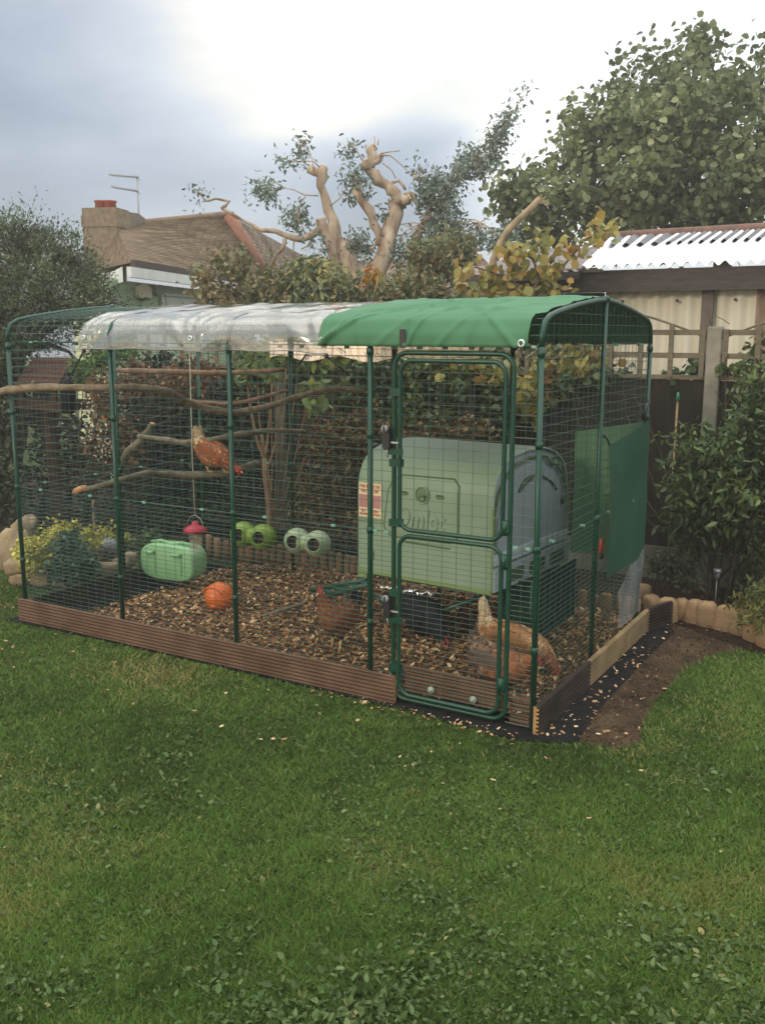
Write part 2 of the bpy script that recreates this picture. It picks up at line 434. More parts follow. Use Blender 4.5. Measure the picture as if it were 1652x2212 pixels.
tag(fastmesh('grass', V.reshape(-1, 3), np.arange(n*3).reshape(-1, 3), grass_m, None, tone), 'short mown green grass of the lawn', 'grass', kind='stuff')
# broad-leaved weeds in the turf
P = lawn_pts(90000, 1560, 2300, .8)
wn = vnoise(P, 1.6, 11)*.55+vnoise(P, 4.5, 12)*.45
rowy = np.clip((np.array([1.0])), 0, 1)
keep = rng.random(len(P)) < np.clip((wn-.44)*1.1+.04, .03, .30)
P = P[keep][:14000]; n = len(P); P = P.copy(); P[:, 2] = rng.uniform(.002, .018, n)
weed_m = leafmat('weed_leaf', [(0, cn('35461f')), (.4, cn('445a2b')), (.8, cn('556b3a')), (.97, cn('68794a')), (1, cn('8e8250'))], .55, .15, .25)
tag(leaves('lawn_weeds', P, rng.uniform(.010, .030, n)*(.5+vnoise(P, 3, 21)), T_leaf(.30, .08, -.12), weed_m, flat=.7), 'patches of broad-leaved weeds and fallen leaves in the lawn', 'weeds', kind='stuff')

# ================================================================== RUN
gp = mat('green_paint', cn('103f2e'), .34, spec=.4, var=.12, scale=30)
gw = mat('green_wire', cn('2a5446'), .28, spec=.9)
clipm = mat('pale_clip', cn('6fa58c'), .4)
blackm = mat('black_plastic', cn('1d1c1f'), .45)
steel = mat('zinc', cn('b8bdb5'), .4, metal=.5)
run = thing('walk_in_run', 'long green tube and mesh walk in chicken run standing on the lawn', 'chicken run')
TR = .0135
EZ = 1.846; JZ = .911
prof = [(0, 0), (0, EZ), (.004, 1.90), (.03, 1.955), (.09, 1.985), (.198, 2.006), (.481, 2.045), (.75, 2.072), (.9, 2.080)]
prof += [(Wd-y, z) for y, z in prof[::-1][1:]]
roofp = [p for p in prof if p[1] > 1.84]
lean_r = .018
def post_x(k): return -.9*k
for k in range(5):
    x = post_x(k)
    zb = .0
    for yy in (0, Wd):
        mb = MB(); a = (x+(lean_r if k == 0 and yy == 0 else 0), yy, zb)
        mb.cyl(a, (x, yy, EZ), TR*1.05, 12)
        for zz in (JZ, EZ-.03, .42, 1.4): 
            t = zz/EZ; xx = a[0]*(1-t)+x*t
            mb.cyl((xx, yy, zz-.016), (xx, yy, zz+.016), TR*1.35, 12)
        mb.build('post', gp, run)
    mb = MB(); mb.tube([(x, y, z) for y, z in roofp], TR*1.0, 10); mb.build('roof_hoop', gp, run)
for x in (0, Lx):
    mb = MB(); mb.cyl((x, .9, 0), (x, .9, 2.08), TR, 12); mb.cyl((x, .9, JZ-.02), (x, .9, JZ+.02), TR*1.4, 12)
    mb.ell((x, .9, 2.085), (.022, .022, .018)); mb.build('post', gp, run)
WR = .00118
def wirewall(name, a, b, z0, z1, dz, du=.075, skip=None):
    """flat mesh panel between two plan points"""
    a = np.array([*a, 0.]); b = np.array([*b, 0.]); d = b-a; L_ = np.linalg.norm(d); mb = MB()
    nz_ = int(round((z1-z0)/dz))
    for i in range(nz_+1):
        z = z0+(z1-z0)*i/nz_; w_ = rng.normal()*.0012; mid = (a+b)/2+np.array([0, rng.normal()*.003, 0])
        rr = WR*1.6 if i in (0, nz_) else WR*1.22
        mb.tube([a+[0, 0, z], mid+[0, 0, z+w_], b+[0, 0, z]], rr, 5, cap=False)
    nu = max(1, int(round(L_/du)))
    for i in range(1, nu):
        p = a+d*i/nu
        mb.tube([p+[0, .002, z0], p+[0, .002, z1]], WR, 5, cap=False)
    for t in (.25, .75):
        p = a+d*t+np.array([0, -.003, z1]); mb.box(p-[.012, .006, .006], p+[.012, .006, .006], 1)
    return mb.build(name, [gw, clipm], run, fix=False)
for k in range(1, 4):
    for (z0, z1, dz) in ((.03, JZ, .0262), (JZ, EZ, .0520)):
        wirewall('mesh_panel', (post_x(k+1), 0), (post_x(k), 0), z0, z1, dz)
for (xa, xb) in ((-.9, -.765), (-.128, .0)):
    for (z0, z1, dz) in ((.03, JZ, .0262), (JZ, EZ, .0520)): wirewall('mesh_panel', (xa, 0), (xb, 0), z0, z1, dz)
for k in range(4):
    for (z0, z1, dz) in ((.03, JZ, .0262), (JZ, EZ, .0520)):
        wirewall('mesh_panel', (post_x(k+1), Wd), (post_x(k), Wd), z0, z1, dz)
for x in (0, Lx):
    for y0 in (0, .9):
        for (z0, z1, dz) in ((.03, JZ, .0262), (JZ, EZ, .0520)):
            wirewall('mesh_panel', (x, y0), (x, y0+.9), z0, z1, dz)
# gable ends
def rz_at(y):
    ys = [p[0] for p in roofp]; zs = [p[1] for p in roofp]; return float(np.interp(y, ys[1:-1], zs[1:-1]))
for x in (0, Lx):
    mb = MB()
    for z in (EZ+.052, EZ+.104, EZ+.156):
        ok = [y for y in np.linspace(0, Wd, 200) if rz_at(y) > z]
        mb.tube([(x, ok[0], z), (x, ok[-1], z)], WR, 5, cap=False)
    for i in range(1, 24):
        y = Wd*i/24; mb.tube([(x, y, EZ), (x, y, rz_at(y))], WR, 5, cap=False)
    mb.build('mesh_panel', gw, run, fix=False)
# roof mesh
def roof_s(s): # param by arc length
    P = np.array(roofp); d = np.r_[0, np.cumsum(np.linalg.norm(np.diff(P, axis=0), axis=1))]
    return np.array([np.interp(s, d, P[:, 0]), np.interp(s, d, P[:, 1])]), d[-1]
SL = roof_s(0)[1]
for k in range(4):
    x0, x1 = post_x(k+1), post_x(k); mb = MB()
    for s in np.linspace(.0, SL, 40):
        y, z = roof_s(s)[0]; mb.tube([(x0, y, z), (x1, y, z)], WR, 5, cap=False)
    for i in range(1, 12):
        x = x0+(x1-x0)*i/12; mb.tube([(x, *roof_s(s)[0]) for s in np.linspace(0, SL, 26)], WR, 4, cap=False)
    mb.build('roof_mesh', gw, run, fix=False)
mb = MB(); mb.cyl((Lx, 0, EZ), (0, 0, EZ), .0035, 6); mb.cyl((Lx, Wd, EZ), (0, Wd, EZ), .0035, 6)
for i in range(26):
    x = Lx+(-Lx)*(i+.5)/26; mb.box((x-.011, Wd-.008, EZ-.012), (x+.011, Wd+.006, EZ+.002))
    mb.box((x-.011, -.007, EZ-.016), (x+.011, .007, EZ-.002))
mb.build('eave_rail', gp, run)

# door
def rloop(x0, x1, z0, z1, r, y=0, n=6):
    P = []
    for cx, cz, a0 in ((x1-r, z1-r, 0), (x0+r, z1-r, 90), (x0+r, z0+r, 180), (x1-r, z0+r, 270)):
        for i in range(n+1):
            a = RAD(a0+90*i/n); P.append((cx+r*math.cos(a), y, cz+r*math.sin(a)))
    return P
mb = MB(); mb.tube(rloop(-.760, -.128, .035, 1.812, .07), .0125, 10, closed=True); mb.build('door_frame', gp, run)
def door(z0, z1, dz, name):
    dm = MB(); x0, x1 = -.722, -.163
    dm.tube(rloop(x0, x1, z0, z1, .065, -.010), .0115, 10, closed=True)
    d = dm.build(name, gp, run)
    wm_ = MB(); nz_ = int(round((z1-z0)/dz))
    for i in range(1, nz_):
        z = z0+(z1-z0)*i/nz_; e = .065-math.sqrt(max(0, .065**2-max(0, .065-min(z-z0, z1-z))**2))
        wm_.tube([(x0+e, -.010, z), (x1-e, -.010, z)], WR, 5, cap=False)
    for i in range(1, 7):
        x = x0+(x1-x0)*i/7; wm_.tube([(x, -.008, z0), (x, -.008, z1)], WR*1.1, 5, cap=False)
    wm_.build('door_mesh', gw, d, fix=False)
    return d
du_ = door(.935, 1.775, .0525, 'upper_door'); dl = door(.062, .905, .0270, 'lower_door')
for z in (.20, .60, .965, 1.27, 1.62):
    mb = MB(); mb.box((-.775, -.026, z-.018), (-.712, .014, z+.018)); mb.build('clip', gp, run)
for z in (.22, .835, 1.0):
    mb = MB(); mb.cyl((-.148, -.012, z-.035), (-.148, -.012, z+.035), .017, 12); mb.box((-.165, -.024, z-.02), (-.125, .004, z+.02)); mb.build('hinge', gp, run)
knobm = mat('grey_knob', cn('8c8d8e'), .35)
for (px, py, d_) in ((835, 945, du_), (836, 1310, dl)):
    c = AY(px, py, -.035); mb = MB()
    rm = rloop(c[0]-.019, c[0]+.019, c[2]-.062, c[2]+.052, .018, 0, 5)
    k = len(rm); vs = [(p[0], -.045, p[2]) for p in rm]+[(p[0], -.012, p[2]) for p in rm]
    mb.add(vs, [tuple(range(k)), tuple(range(k, 2*k))[::-1]]+[(i, k+i, k+(i+1) % k, (i+1) % k) for i in range(k)])
    mb.box((c[0]-.004, -.030, c[2]-.028), (c[0]+.06, -.022, c[2]-.020), 2)
    mb.cyl((c[0]+.002, -.04, c[2]-.05), (c[0]+.004, -.03, c[2]-.10), .005, 8, 2)
    o = mb.build('latch', [blackm, knobm, steel], d_)
    mb = MB(); mb.cyl((c[0], -.045, c[2]+.045), (c[0], -.062, c[2]+.045), .018, 14); mb.box((c[0]-.004, -.066, c[2]+.03), (c[0]+.004, -.060, c[2]+.06), 1)
    mb.build('latch_knob', [knobm, blackm], o)
    mb = MB(); mb.box((c[0]+.005, -.03, c[2]-.085), (c[0]+.085, -.02, c[2]-.055)); mb.build('latch_plate', gp, d_)

# ------------------------------------------------------------------ deck boards
def deckmat(name, a, b): return mat(name, cn(a), .7, col2=cn(b), scale=6, stretch=(1, 1, 1), bump=.25, bscale=60, spec=.3)
deck_b = deckmat('stained_decking', '755a47', '59422f')
deck_d = deckmat('dark_decking', '3c3128', '261f19')
deck_p = deckmat('raw_decking', '9a8260', '6f5f42')
endm = mat('sawn_end', cn('b08a55'), .8, col2=cn('8c6a3d'), scale=30)
def board(name, a, b, z0, z1, th, mats, grooves=7, inner=False):
    """grooved decking board standing on edge from plan point a to b; the grooved face is on the right of a->b"""
    a = np.array(a, float); b = np.array(b, float); d = b-a; d /= np.linalg.norm(d); nrm = np.array([d[1], -d[0]])
    secs = [(z0, 0)]; hh = (z1-z0)/grooves
    for i in range(grooves):
        zc = z0+hh*i
        for t, o in ((.04, th), (.54, th), (.62, th-.013), (.96, th-.013)): secs.append((zc+hh*t, o))
    secs += [(z1-.001, th), (z1, th-.003), (z1, 0)]
    # first one flush at the bottom
    mb = MB(); nseg = max(2, int(np.linalg.norm(b-a)/.3)); k = len(secs); vs = []
    for i in range(nseg+1):
        p = a+(b-a)*i/nseg; wob = math.sin(i*1.3+a[0])*.0015
        for z, o in secs: vs.append((*(p+nrm*(o+wob)), z))
    fs = [(i*k+j, i*k+(j+1) % k, (i+1)*k+(j+1) % k, (i+1)*k+j) for i in range(nseg) for j in range(k)]
    mb.add(vs, fs); mb.f += [list(range(k)), [nseg*k+j for j in range(k)]]; mb.m += [len(mats)-1]*2; mb.sm += [False]*2
    return mb.build(name, mats)
tag(board('deck_board', (Lx-.03, -.012), (-.735, -.012), .008, .156, .026, [deck_b, endm]), 'long brown grooved deck board along the front foot of the run', 'board')
tag(board('deck_board', (-.120, .060), (-.018, .060), .008, .150, .026, [deck_b, endm]), 'short grooved deck board piece between the door and the corner post', 'board')
tag(board('deck_board', (.030, -.030), (.030, .735), .008, .152, .028, [deck_d, endm]), 'dark stained front half of the right side grooved board with pale sawn end', 'board')
tag(board('deck_board', (.030, .737), (.030, 1.90), .010, .150, .028, [deck_p, endm]), 'weathered unstained grooved board running to the back right corner', 'board')
p1 = G(1440, 1352); tag(board('deck_board', (.035, 1.905), (.12, 2.16), .008, .158, .028, [deck_d, endm]), 'short dark plank angled towards the scalloped edging', 'board')
tag(board('deck_board', (Lx+.02, .02), (Lx+.02, 1.78), .008, .155, .026, [deck_d, endm]), 'board across the far left end of the run, coloured dark for its shade', 'board')  # the dark decking colour carries this board's shade
kb = MB()
kick = board('kick_board', (-.700, .040), (-.180, .040), .075, .205, .026, [deck_b, endm]); kick.parent = dl
washer = mat('rubber_washer', cn('8d9683'), .5)
for px, py in ((930, 1491), (1021, 1512)):
    c = AY(px, py, -.006); mb = MB(); mb.cyl((c[0], .002, c[2]), (c[0], -.010, c[2]), .020, 16, 0, .018); mb.cyl((c[0], -.010, c[2]), (c[0], -.016, c[2]), .006, 6, 1)
    mb.build('bolt', [washer, steel], kick)
c = AY(1117, 1540, .03); mb = MB(); mb.cyl((c[0], .036, c[2]), (c[0], .026, c[2]), .007, 10); tag(mb.build('bolt', steel), 'small shiny bolt head in the short board beside the corner post', 'bolt')

# ------------------------------------------------------------------ covers
gcov = mat('green_canvas', cn('41714f'), .7, col2=cn('4b7a59'), scale=4, spec=.3, bump=.15, bscale=300)
def coverprof(off, zf, zb, m_=56):
    P = [np.array([0-off, zf])]+[np.array(p) for p in roofp]+[np.array([Wd+off, zb])]
    Q = []
    for i, p in enumerate(P):
        if 0 < i < len(P)-1:
            y, z = p; n_ = np.array([-1., 0]) if z < 1.95 and y < .5 else (np.array([1., 0]) if z < 1.95 else unit(np.array([(y-.9)*.25, 1.])))
            p = p+n_*off
        Q.append(p)
    Q = np.array(Q); d = np.r_[0, np.cumsum(np.linalg.norm(np.diff(Q, axis=0), axis=1))]
    s = np.linspace(0, d[-1], m_); return np.stack([np.interp(s, d, Q[:, 0]), np.interp(s, d, Q[:, 1])], 1), s/d[-1]
def make_cover(x0, x1, zf, zb, off, fn, nx=90, m_=70, skew=0.):
    pr_, s = coverprof(off, zf, zb, m_); g = np.zeros((nx, m_, 3))
    for i in range(nx):
        t = i/(nx-1)
        for j in range(m_):
            y, z = pr_[j]; x = x0+(x1-x0)*t
            nrm = np.array([0, -1., 0]) if s[j] < .12 else (np.array([0, 1., 0]) if s[j] > .9 else np.array([0, 0, 1.]))
            h, dz = fn(t, s[j])
            g[i, j] = np.array([x+skew*max(0, .25-s[j])*4*(t), y, z+dz])+nrm*h
    return g
cov = thing('green_cover', 'opaque green canvas cover over the right end of the run roof', 'cover')
def gfn(t, s):
    h = .004+.004*math.sin(t*23+s*30)*math.exp(-s*3)
    # creases fanning up from the lower corners and the centre strap
    for cx, amp, ang, wd in ((.0, .022, 1.5, .016), (.02, .014, .9, .012), (.44, .014, .0, .008), (.45, .016, .55, .012), (.95, .016, -1.1, .014), (.72, .010, .3, .02), (.22, .009, -.3, .02), (.60, .010, .9, .015), (.30, .008, 1.2, .018)):
        q = (t-cx)-ang*(s)*1.6; h += amp*math.exp(-(q/wd)**2)*math.exp(-s*2)
    h -= .003*math.cos(t*math.pi*8)*(s > .2)
    return h, 0.
g = make_cover(-1.195, -.060, 1.842, 1.858, .014, gfn, 190, 130)
# front right edge swings back up to the hoop
for j in range(g.shape[1]):
    sj = j/(g.shape[1]-1)
    pull = max(0, 1-sj/.18)
    g[:, j, 0] += 0.0
    if sj > .10: g[:, j, 0] += np.linspace(0, 1, g.shape[0])**6*.045
mb = MB(); mb.grid(g); o = mb.build('canvas', gcov, cov)
so_ = o.modifiers.new('thick', 'SOLIDIFY'); so_.thickness = .002; so_.offset = 1
mb = MB()
x = -.70
mb.box((x-.016, -.031, 1.835), (x+.016, -.026, 1.925)); mb.build('velcro_strap', blackm, cov)
eyem = mat('eyelet', cn('d9dcd8'), .3, metal=.3)
def eyelet(c, parent, r=.014):
    mb = MB(); P = [(c[0]+r*math.cos(a), c[1], c[2]+r*math.sin(a)) for a in np.linspace(0, 2*math.pi, 14, endpoint=False)]
    mb.tube(P, .005, 6, closed=True); return mb.build('eyelet', eyem, parent)
eyelet((-.085, -.032, 1.862), cov)
mb = MB(); mb.tube([(-.085, -.035, 1.855), (-.082, -.02, 1.80), (-.085, .0, 1.76)], .004, 6); mb.ell((-.083, -.02, 1.79), (.008, .008, .014)); mb.build('toggle', blackm, cov)

# clear film
cm = bpy.data.materials.new('clear_film'); cm.use_nodes = True; t = cm.node_tree; t.nodes.clear()
o_ = t.nodes.new('ShaderNodeOutputMaterial'); tr = t.nodes.new('ShaderNodeBsdfTransparent'); tr.inputs[0].default_value = (.90, .93, .93, 1)
gl = t.nodes.new('ShaderNodeBsdfGlossy'); gl.inputs['Roughness'].default_value = .07; gl.inputs[0].default_value = (.95, .93, .88, 1)
df = t.nodes.new('ShaderNodeBsdfDiffuse'); df.inputs[0].default_value = (.48, .48, .46, 1)
fr = t.nodes.new('ShaderNodeFresnel'); fr.inputs[0].default_value = 1.9
ma = t.nodes.new('ShaderNodeMath'); ma.operation = 'MULTIPLY_ADD'; ma.inputs[1].default_value = 1.35; ma.inputs[2].default_value = .06; ma.use_clamp = True
t.links.new(fr.outputs[0], ma.inputs[0])
m1 = t.nodes.new('ShaderNodeMixShader'); m1.inputs[0].default_value = .24; t.links.new(tr.outputs[0], m1.inputs[1]); t.links.new(df.outputs[0], m1.inputs[2])
m2 = t.nodes.new('ShaderNodeMixShader'); t.links.new(ma.outputs[0], m2.inputs[0]); t.links.new(m1.outputs[0], m2.inputs[1]); t.links.new(gl.outputs[0], m2.inputs[2]); t.links.new(m2.outputs[0], o_.inputs[0])
tcn = t.nodes.new('ShaderNodeTexCoord'); nzf = t.nodes.new('ShaderNodeTexNoise'); nzf.inputs['Scale'].default_value = 6; nzf.inputs['Detail'].default_value = 4; nzf.inputs['Distortion'].default_value = 1.5
t.links.new(tcn.outputs['Object'], nzf.inputs[0]); bpn = t.nodes.new('ShaderNodeBump'); bpn.inputs['Strength'].default_value = .16; bpn.inputs['Distance'].default_value = .02
t.links.new(nzf.outputs[0], bpn.inputs['Height']); t.links.new(bpn.outputs[0], gl.inputs['Normal']); t.links.new(bpn.outputs[0], df.inputs['Normal'])
MATS['clear_film'] = cm
eyes = (.03, .50, .985)    # tie points along the clear cover's front hem
def cfn(t, s):
    h = .004; dz = 0.
    fr_ = max(0, 1-s/.14)
    near = min(abs(t-e) for e in eyes)
    for e in eyes:
        dx = t-e; r_ = math.hypot(dx*1.75, s*1.2); an = math.atan2(s*1.2+.012, dx*1.75)
        amp = .009*math.exp(-(r_/.34)**2)*min(1, (r_/.15)**2)
        h += amp*math.sin(an*11+e*9)*(1 if s < .16 else max(0, 1-(s-.16)/.06))
    dz += .014*fr_*(math.exp(-(near/.06)**2))*-.6+.003*fr_*math.sin(t*31)
    if .14 < s < .9: h += .003*math.sin(t*20+math.sin(s*14)*2)+.0015*math.sin(t*57+s*20)-.004*abs(math.sin(t*math.pi*2.05))**4
    if s > .93: dz += .02*math.sin(t*21)
    return h, dz
ccov = thing('clear_cover', 'crinkled see-through plastic cover over the middle of the run roof', 'cover')
g = make_cover(-2.955, -1.150, 1.812, 1.72, .010, cfn, 190, 96)
for i in range(g.shape[0]):
    tt = i/(g.shape[0]-1); e = max(0, 1-tt/.05)
    for j in range(14): g[i, j, 2] += .0
    g[i, :, 0] += np.clip(1-np.linspace(0, 1, g.shape[1])/.16, 0, 1)*0.0
    g[i, :, 0] += (1-tt)**8*np.clip(np.linspace(0, 1, g.shape[1])/.14, 0, 1)*.06
mb = MB(); mb.grid(g); mb.build('film', cm, ccov)
hem = MB(); hem.tube([g[i, 0]+[0, -.002, 0] for i in range(0, 190, 3)], .003, 5); hem.build('hem', cm, ccov)
for e in eyes: 
    i = int(e*189); c = g[i, 3]; eyelet((c[0], c[1]-.006, c[2]), ccov, .011)
# back flap of the film reaching under the green cover
mb = MB(); gg = np.zeros((30, 8, 3))
for i in range(30):
    for j in range(8):
        gg[i, j] = (-1.15+.62*i/29, Wd+.012+.006*math.sin(i*1.1+j), 1.85-.125*j/7+.008*math.sin(i*.9)*(j/7))
mb.grid(gg); mb.build('back_flap', cm, ccov)
def bungee(pts, label, ball=None):
    mb = MB(); mb.tube(pts, .0055, 6)
    if ball is not None: mb.ell(ball, (.013, .013, .013))
    return tag(mb.build('bungee_cord', blackm), label, 'cord')
bungee([AY(182, 757, -.02), AY(160, 800, .03), AY(148, 822, .08)], 'black bungee cord pulling the left corner of the clear cover', AY(182, 757, -.03))
bungee([AY(705, 770, -.02), AY(735, 795, .02), AY(755, 812, .05)], 'black bungee cord below the joint of the clear and green covers', AY(705, 769, -.03))
bungee([AY(662, 765, -.01), AY(640, 795, .03)], 'short black cord tucked behind the clear cover hem')
c0 = AY(147, 815, .12); c1 = AY(147, 892, .12)
mb = MB(); mb.tube([c0, c0*.85+c1*.15, c0*.5+c1*.5, c1], [.012, .042, .052, .040], 12); tag(mb.build('hanging_bag', mat('black_cloth', cn('17191c'), .9, bump=.5, scale=30, var=.2)), 'black bag hanging inside the far left corner of the run', 'bag')

# windbreaks on the right rear corner
tarp_m = mat('green_tarp', cn('22513a'), .55, col2=cn('1b4231'), scale=3, bump=.25, bscale=8, spec=.4)
tarp_p = mat('backlit_green_tarp', cn('6d9a6c'), .6, col2=cn('557f5c'), scale=3, bump=.2, bscale=8)  # paler copy of the tarp: light coming through is put into the colour
def patch(fn, nu=24, nv=24):
    return np.array([[fn(i/(nu-1), j/(nv-1)) for j in range(nv)] for i in range(nu)])
wb = thing('green_windbreak', 'green tarpaulin windbreak tied round the back right corner of the run', 'tarpaulin', (0, 1.8, 0))
def f1(u, v):
    y = 1.02+.80*u+.05*v*(1-u); zt = 1.305+.085*u; zb = .53-.01*u
    return (.018+.012*math.sin(u*5+v*3)*math.sin(v*3.1), y-1.8, zt*(1-v)+zb*v+.012*math.sin(u*math.pi)*(-1 if v < .1 else 0))
mb = MB(); mb.grid(patch(f1)); mb.build('side_sheet', tarp_m, wb)
def f2(u, v): return (.016-.475*u, .016+.008*math.sin(u*6+v*4), 1.375*(1-u)+1.285*u if v == 0 else (1.375*(1-u)+1.285*u)*(1-v)+.49*v)
mb = MB(); mb.grid(patch(f2)); mb.build('back_sheet', tarp_p, wb)
mb = MB(); a = (.01, 1.04-1.8, 1.30); mb.tube([a, (.012, .98-1.8, 1.345), (.005, .93-1.8, 1.365)], .005, 6); mb.ell((.005, .93-1.8, 1.365), (.014, .02, .014)); mb.build('tie', blackm, wb)
mb = MB(); mb.tube([(.012, -.11, 1.39), (.014, -.09, 1.46), (.01, .0, 1.50)], .011, 6); mb.build('tie', blackm, wb)
def f3(u, v):
    y = 1.30+.52*u; zt = .57+.0*u; return (.019+.006*math.sin(u*7+v*5), y+.06*v*(1-u), (.40+.17*min(1, u*1.6))*(1-v)+.162*v)
mb = MB(); mb.grid(patch(f3)); 
f4 = bpy.data.materials.new('clear_sheet'); f4.use_nodes = True; t = f4.node_tree; b = t.nodes['Principled BSDF']; b.inputs['Base Color'].default_value = (.42, .45, .46, 1); b.inputs['Roughness'].default_value = .25; b.inputs['Alpha'].default_value = .30
tag(mb.build('clear_windbreak', f4), 'clear plastic sheet below the green tarpaulin at the right rear corner', 'plastic sheet')
c = AX(1297, 1180, -.05); mb = MB(); mb.tube([c+[0, 0, .045], c+[0, .01, .01], c+[.0, -.01, -.04]], [.010, .016, .012], 8); mb.ell(c+[0, .02, -.06], (.012, .02, .02), mi=1)
tag(mb.build('pecking_toy', [mat('red_plastic', cn('b3301d'), .4), blackm]), 'small red and black toy clipped inside the right wall mesh', 'toy')

# ================================================================== COOP
ROT = RAD(-5)
def coop_mat(name, a, b, r=.45): return mat(name, cn(a), r, col2=cn(b), scale=5, spec=.35, bump=.10, bscale=220)
cg = coop_mat('coop_green', '90a58a', '889e81')
cgd = coop_mat('coop_green_lid', '90a592', '889d8a')
cs_ = coop_mat('coop_side_grey', '98a2a4', '8e989b', .5)
olive = mat('coop_groove', cn('55683f'), .6)
cdk = mat('coop_recess', cn('3f5238'), .7)
lime = mat('coop_rim', cn('7c9358'), .5)
coop = thing('chicken_coop', 'pale green plastic chicken coop raised on dark green legs inside the run', 'chicken coop', (-.55, .763, 0), ROT)
CW, CDP = .965, 1.0; ZB = .440
side = [(0, ZB), (0, .80), (.001, .94), (.006, 1.02), (.025, 1.085), (.065, 1.14), (.13, 1.185), (.24, 1.215), (.38, 1.230), (.52, 1.232), (.66, 1.222), (.80, 1.185), (.90, 1.12), (.965, 1.02), (.99, .90), (1.0, .78), (1.0, ZB)]
def resample(P, n):
    P = np.array(P); d = np.r_[0, np.cumsum(np.linalg.norm(np.diff(P, axis=0), axis=1))]; s = np.linspace(0, d[-1], n)
    return [(np.interp(v, d, P[:, 0]), np.interp(v, d, P[:, 1])) for v in s]
mb = MB(); so2 = resample(side, 60)
# shell with rolled ends: three rings per end
rings = [(-.004, .012), (-.0, .004), (-.012, .0), (-CW+.03, 0), (-CW+.008, .004), (-CW, .014)]
cyc = (.5, .78)
vs = []
for x, ins in rings:
    for y, z in so2:
        d = np.array([cyc[0]-y, cyc[1]-z]); d = d/np.linalg.norm(d)
        vs.append((x, y+d[0]*ins, z+d[1]*ins))
k = len(so2); fs = [(i*k+j, i*k+j+1, (i+1)*k+j+1, (i+1)*k+j) for i in range(len(rings)-1) for j in range(k-1)]
mb.add(vs, fs, 0, True)
body = mb.build('body', [cg, cgd], coop)
for p in body.data.polygons:
    if p.center[2] > 1.16: p.material_index = 1
# end walls set in from the shell
for nm, xx, s in (('end_wall', -.022, 1), ('end_wall', -CW+.025, -1)):
    mb = MB(); mb.prism([(y+(.5-y)*.01, z) for y, z in so2], 0, xx-.012, xx, 0); mb.build(nm, cs_, coop)
# right end details (raised arch, ridge, lower skirt with slots)
mb = MB()
arch = [(.07, .62), (.08, .86), (.14, .99), (.26, 1.08), (.42, 1.125), (.58, 1.13), (.72, 1.09), (.83, 1.02), (.89, .90), (.90, .62)]
mb.prism(resample(arch, 40), 0, -.022, -.010, 0)
mb.build('end_panel', cs_, coop)
mb = MB(); mb.tube([(-.006, y, z) for y, z in resample([(.30, .985), (.38, 1.04), (.50, 1.065)], 8)], [.004, .012, .016, .018, .018, .018, .014, .006], 8); mb.build('vent', cdk, coop)
mb = MB(); mb.tube([(-.006, y, z) for y, z in resample([(.62, 1.045), (.74, 1.0), (.82, .94)], 6)], .007, 8); mb.build('vent', cdk, coop)
mb = MB(); mb.tube([(-.004, y, z) for y, z in resample([(.02, .70), (.02, .88), (.06, 1.0), (.14, 1.09), (.27, 1.155), (.42, 1.18), (.55, 1.182), (.66, 1.165), (.71, 1.12), (.80, 1.10), (.89, 1.04), (.95, .93)], 46)], .009, 8); mb.build('lid_rim', olive, coop)
mb = MB(); mb.box((-.012, .01, .625), (.006, .99, .655)); mb.box((-.012, .01, .595), (.0, .99, .628)); mb.build('ridge', mat('coop_side_light', cn('b0b9bb'), .5), coop)
mb = MB(); mb.box((-.012, .005, .445), (.016, .995, .575)); mb.build('skirt', cs_, coop)
for y0, y1 in ((.17, .36), (.43, .64), (.71, .92)):
    mb = MB(); mb.prism(rloop2 := [(y, z) for (y, _, z) in rloop(y0, y1, .470, .545, .022)], 0, .0165, .0185); mb.build('slot', cdk, coop)
mb = MB(); mb.ell((-.006, .93, .86), (.008, .022, .03)); mb.ell((-.0, .78, 1.15), (.01, .03, .012)); mb.ell((-.0, .84, 1.10), (.01, .03, .012)); mb.build('finger_hold', cdk, coop)
# front details
zs = 1.0
mb = MB(); mb.box((-CW+.005, -.004, ZB-.010), (-.005, .03, ZB+.012)); mb.box((-.012, -.004, ZB), (-.001, .008, .93)); mb.build('rim', lime, coop)
x0, x1 = -.705, -.232
dp = [(x1-.04, 1.075), (x1, 1.035), (x1+.004, .77), (x1-.01, .715), (x1-.05, .700), (x0+.02, .690), (x0-.03, .705), (x0-.05, .75), (x0-.02, .98), (x0+.02, 1.045), (x0+.07, 1.070)]
Pn = resample(dp+[dp[0]], 60)
def fy(z): # y of shell front at height z
    zz = [p[1] for p in side[:8]]; yy = [p[0] for p in side[:8]]; return float(np.interp(z, zz, yy))
mb = MB(); mb.tube([(x, fy(z)-.001, z) for x, z in Pn[:-1]], .0055, 6, closed=True); gro = mb.build('door_groove', olive, coop)
mb = MB(); nP = len(Pn)-1; c_ = np.mean([p for p in Pn[:-1]], 0)
vs = [(x, fy(z)-.002, z) for x, z in Pn[:-1]]+[(c_[0]+(x-c_[0])*.97, fy(z)-.007, c_[1]+(z-c_[1])*.96) for x, z in Pn[:-1]]
# raised skin as concentric rings
for kk in (.6, .3): vs += [(c_[0]+(x-c_[0])*kk, fy(c_[1]+(z-c_[1])*kk)-.007, c_[1]+(z-c_[1])*kk) for x, z in Pn[:-1]]
vs.append((c_[0], fy(c_[1])-.007, c_[1]))
fs = []
for r_ in range(3):
    for j in range(nP): fs.append((r_*nP+j, r_*nP+(j+1) % nP, (r_+1)*nP+(j+1) % nP, (r_+1)*nP+j))
for j in range(nP): fs.append((3*nP+j, 3*nP+(j+1) % nP, 4*nP))
mb.add(vs, fs, 0, True); dpn = mb.build('egg_door', cg, coop)
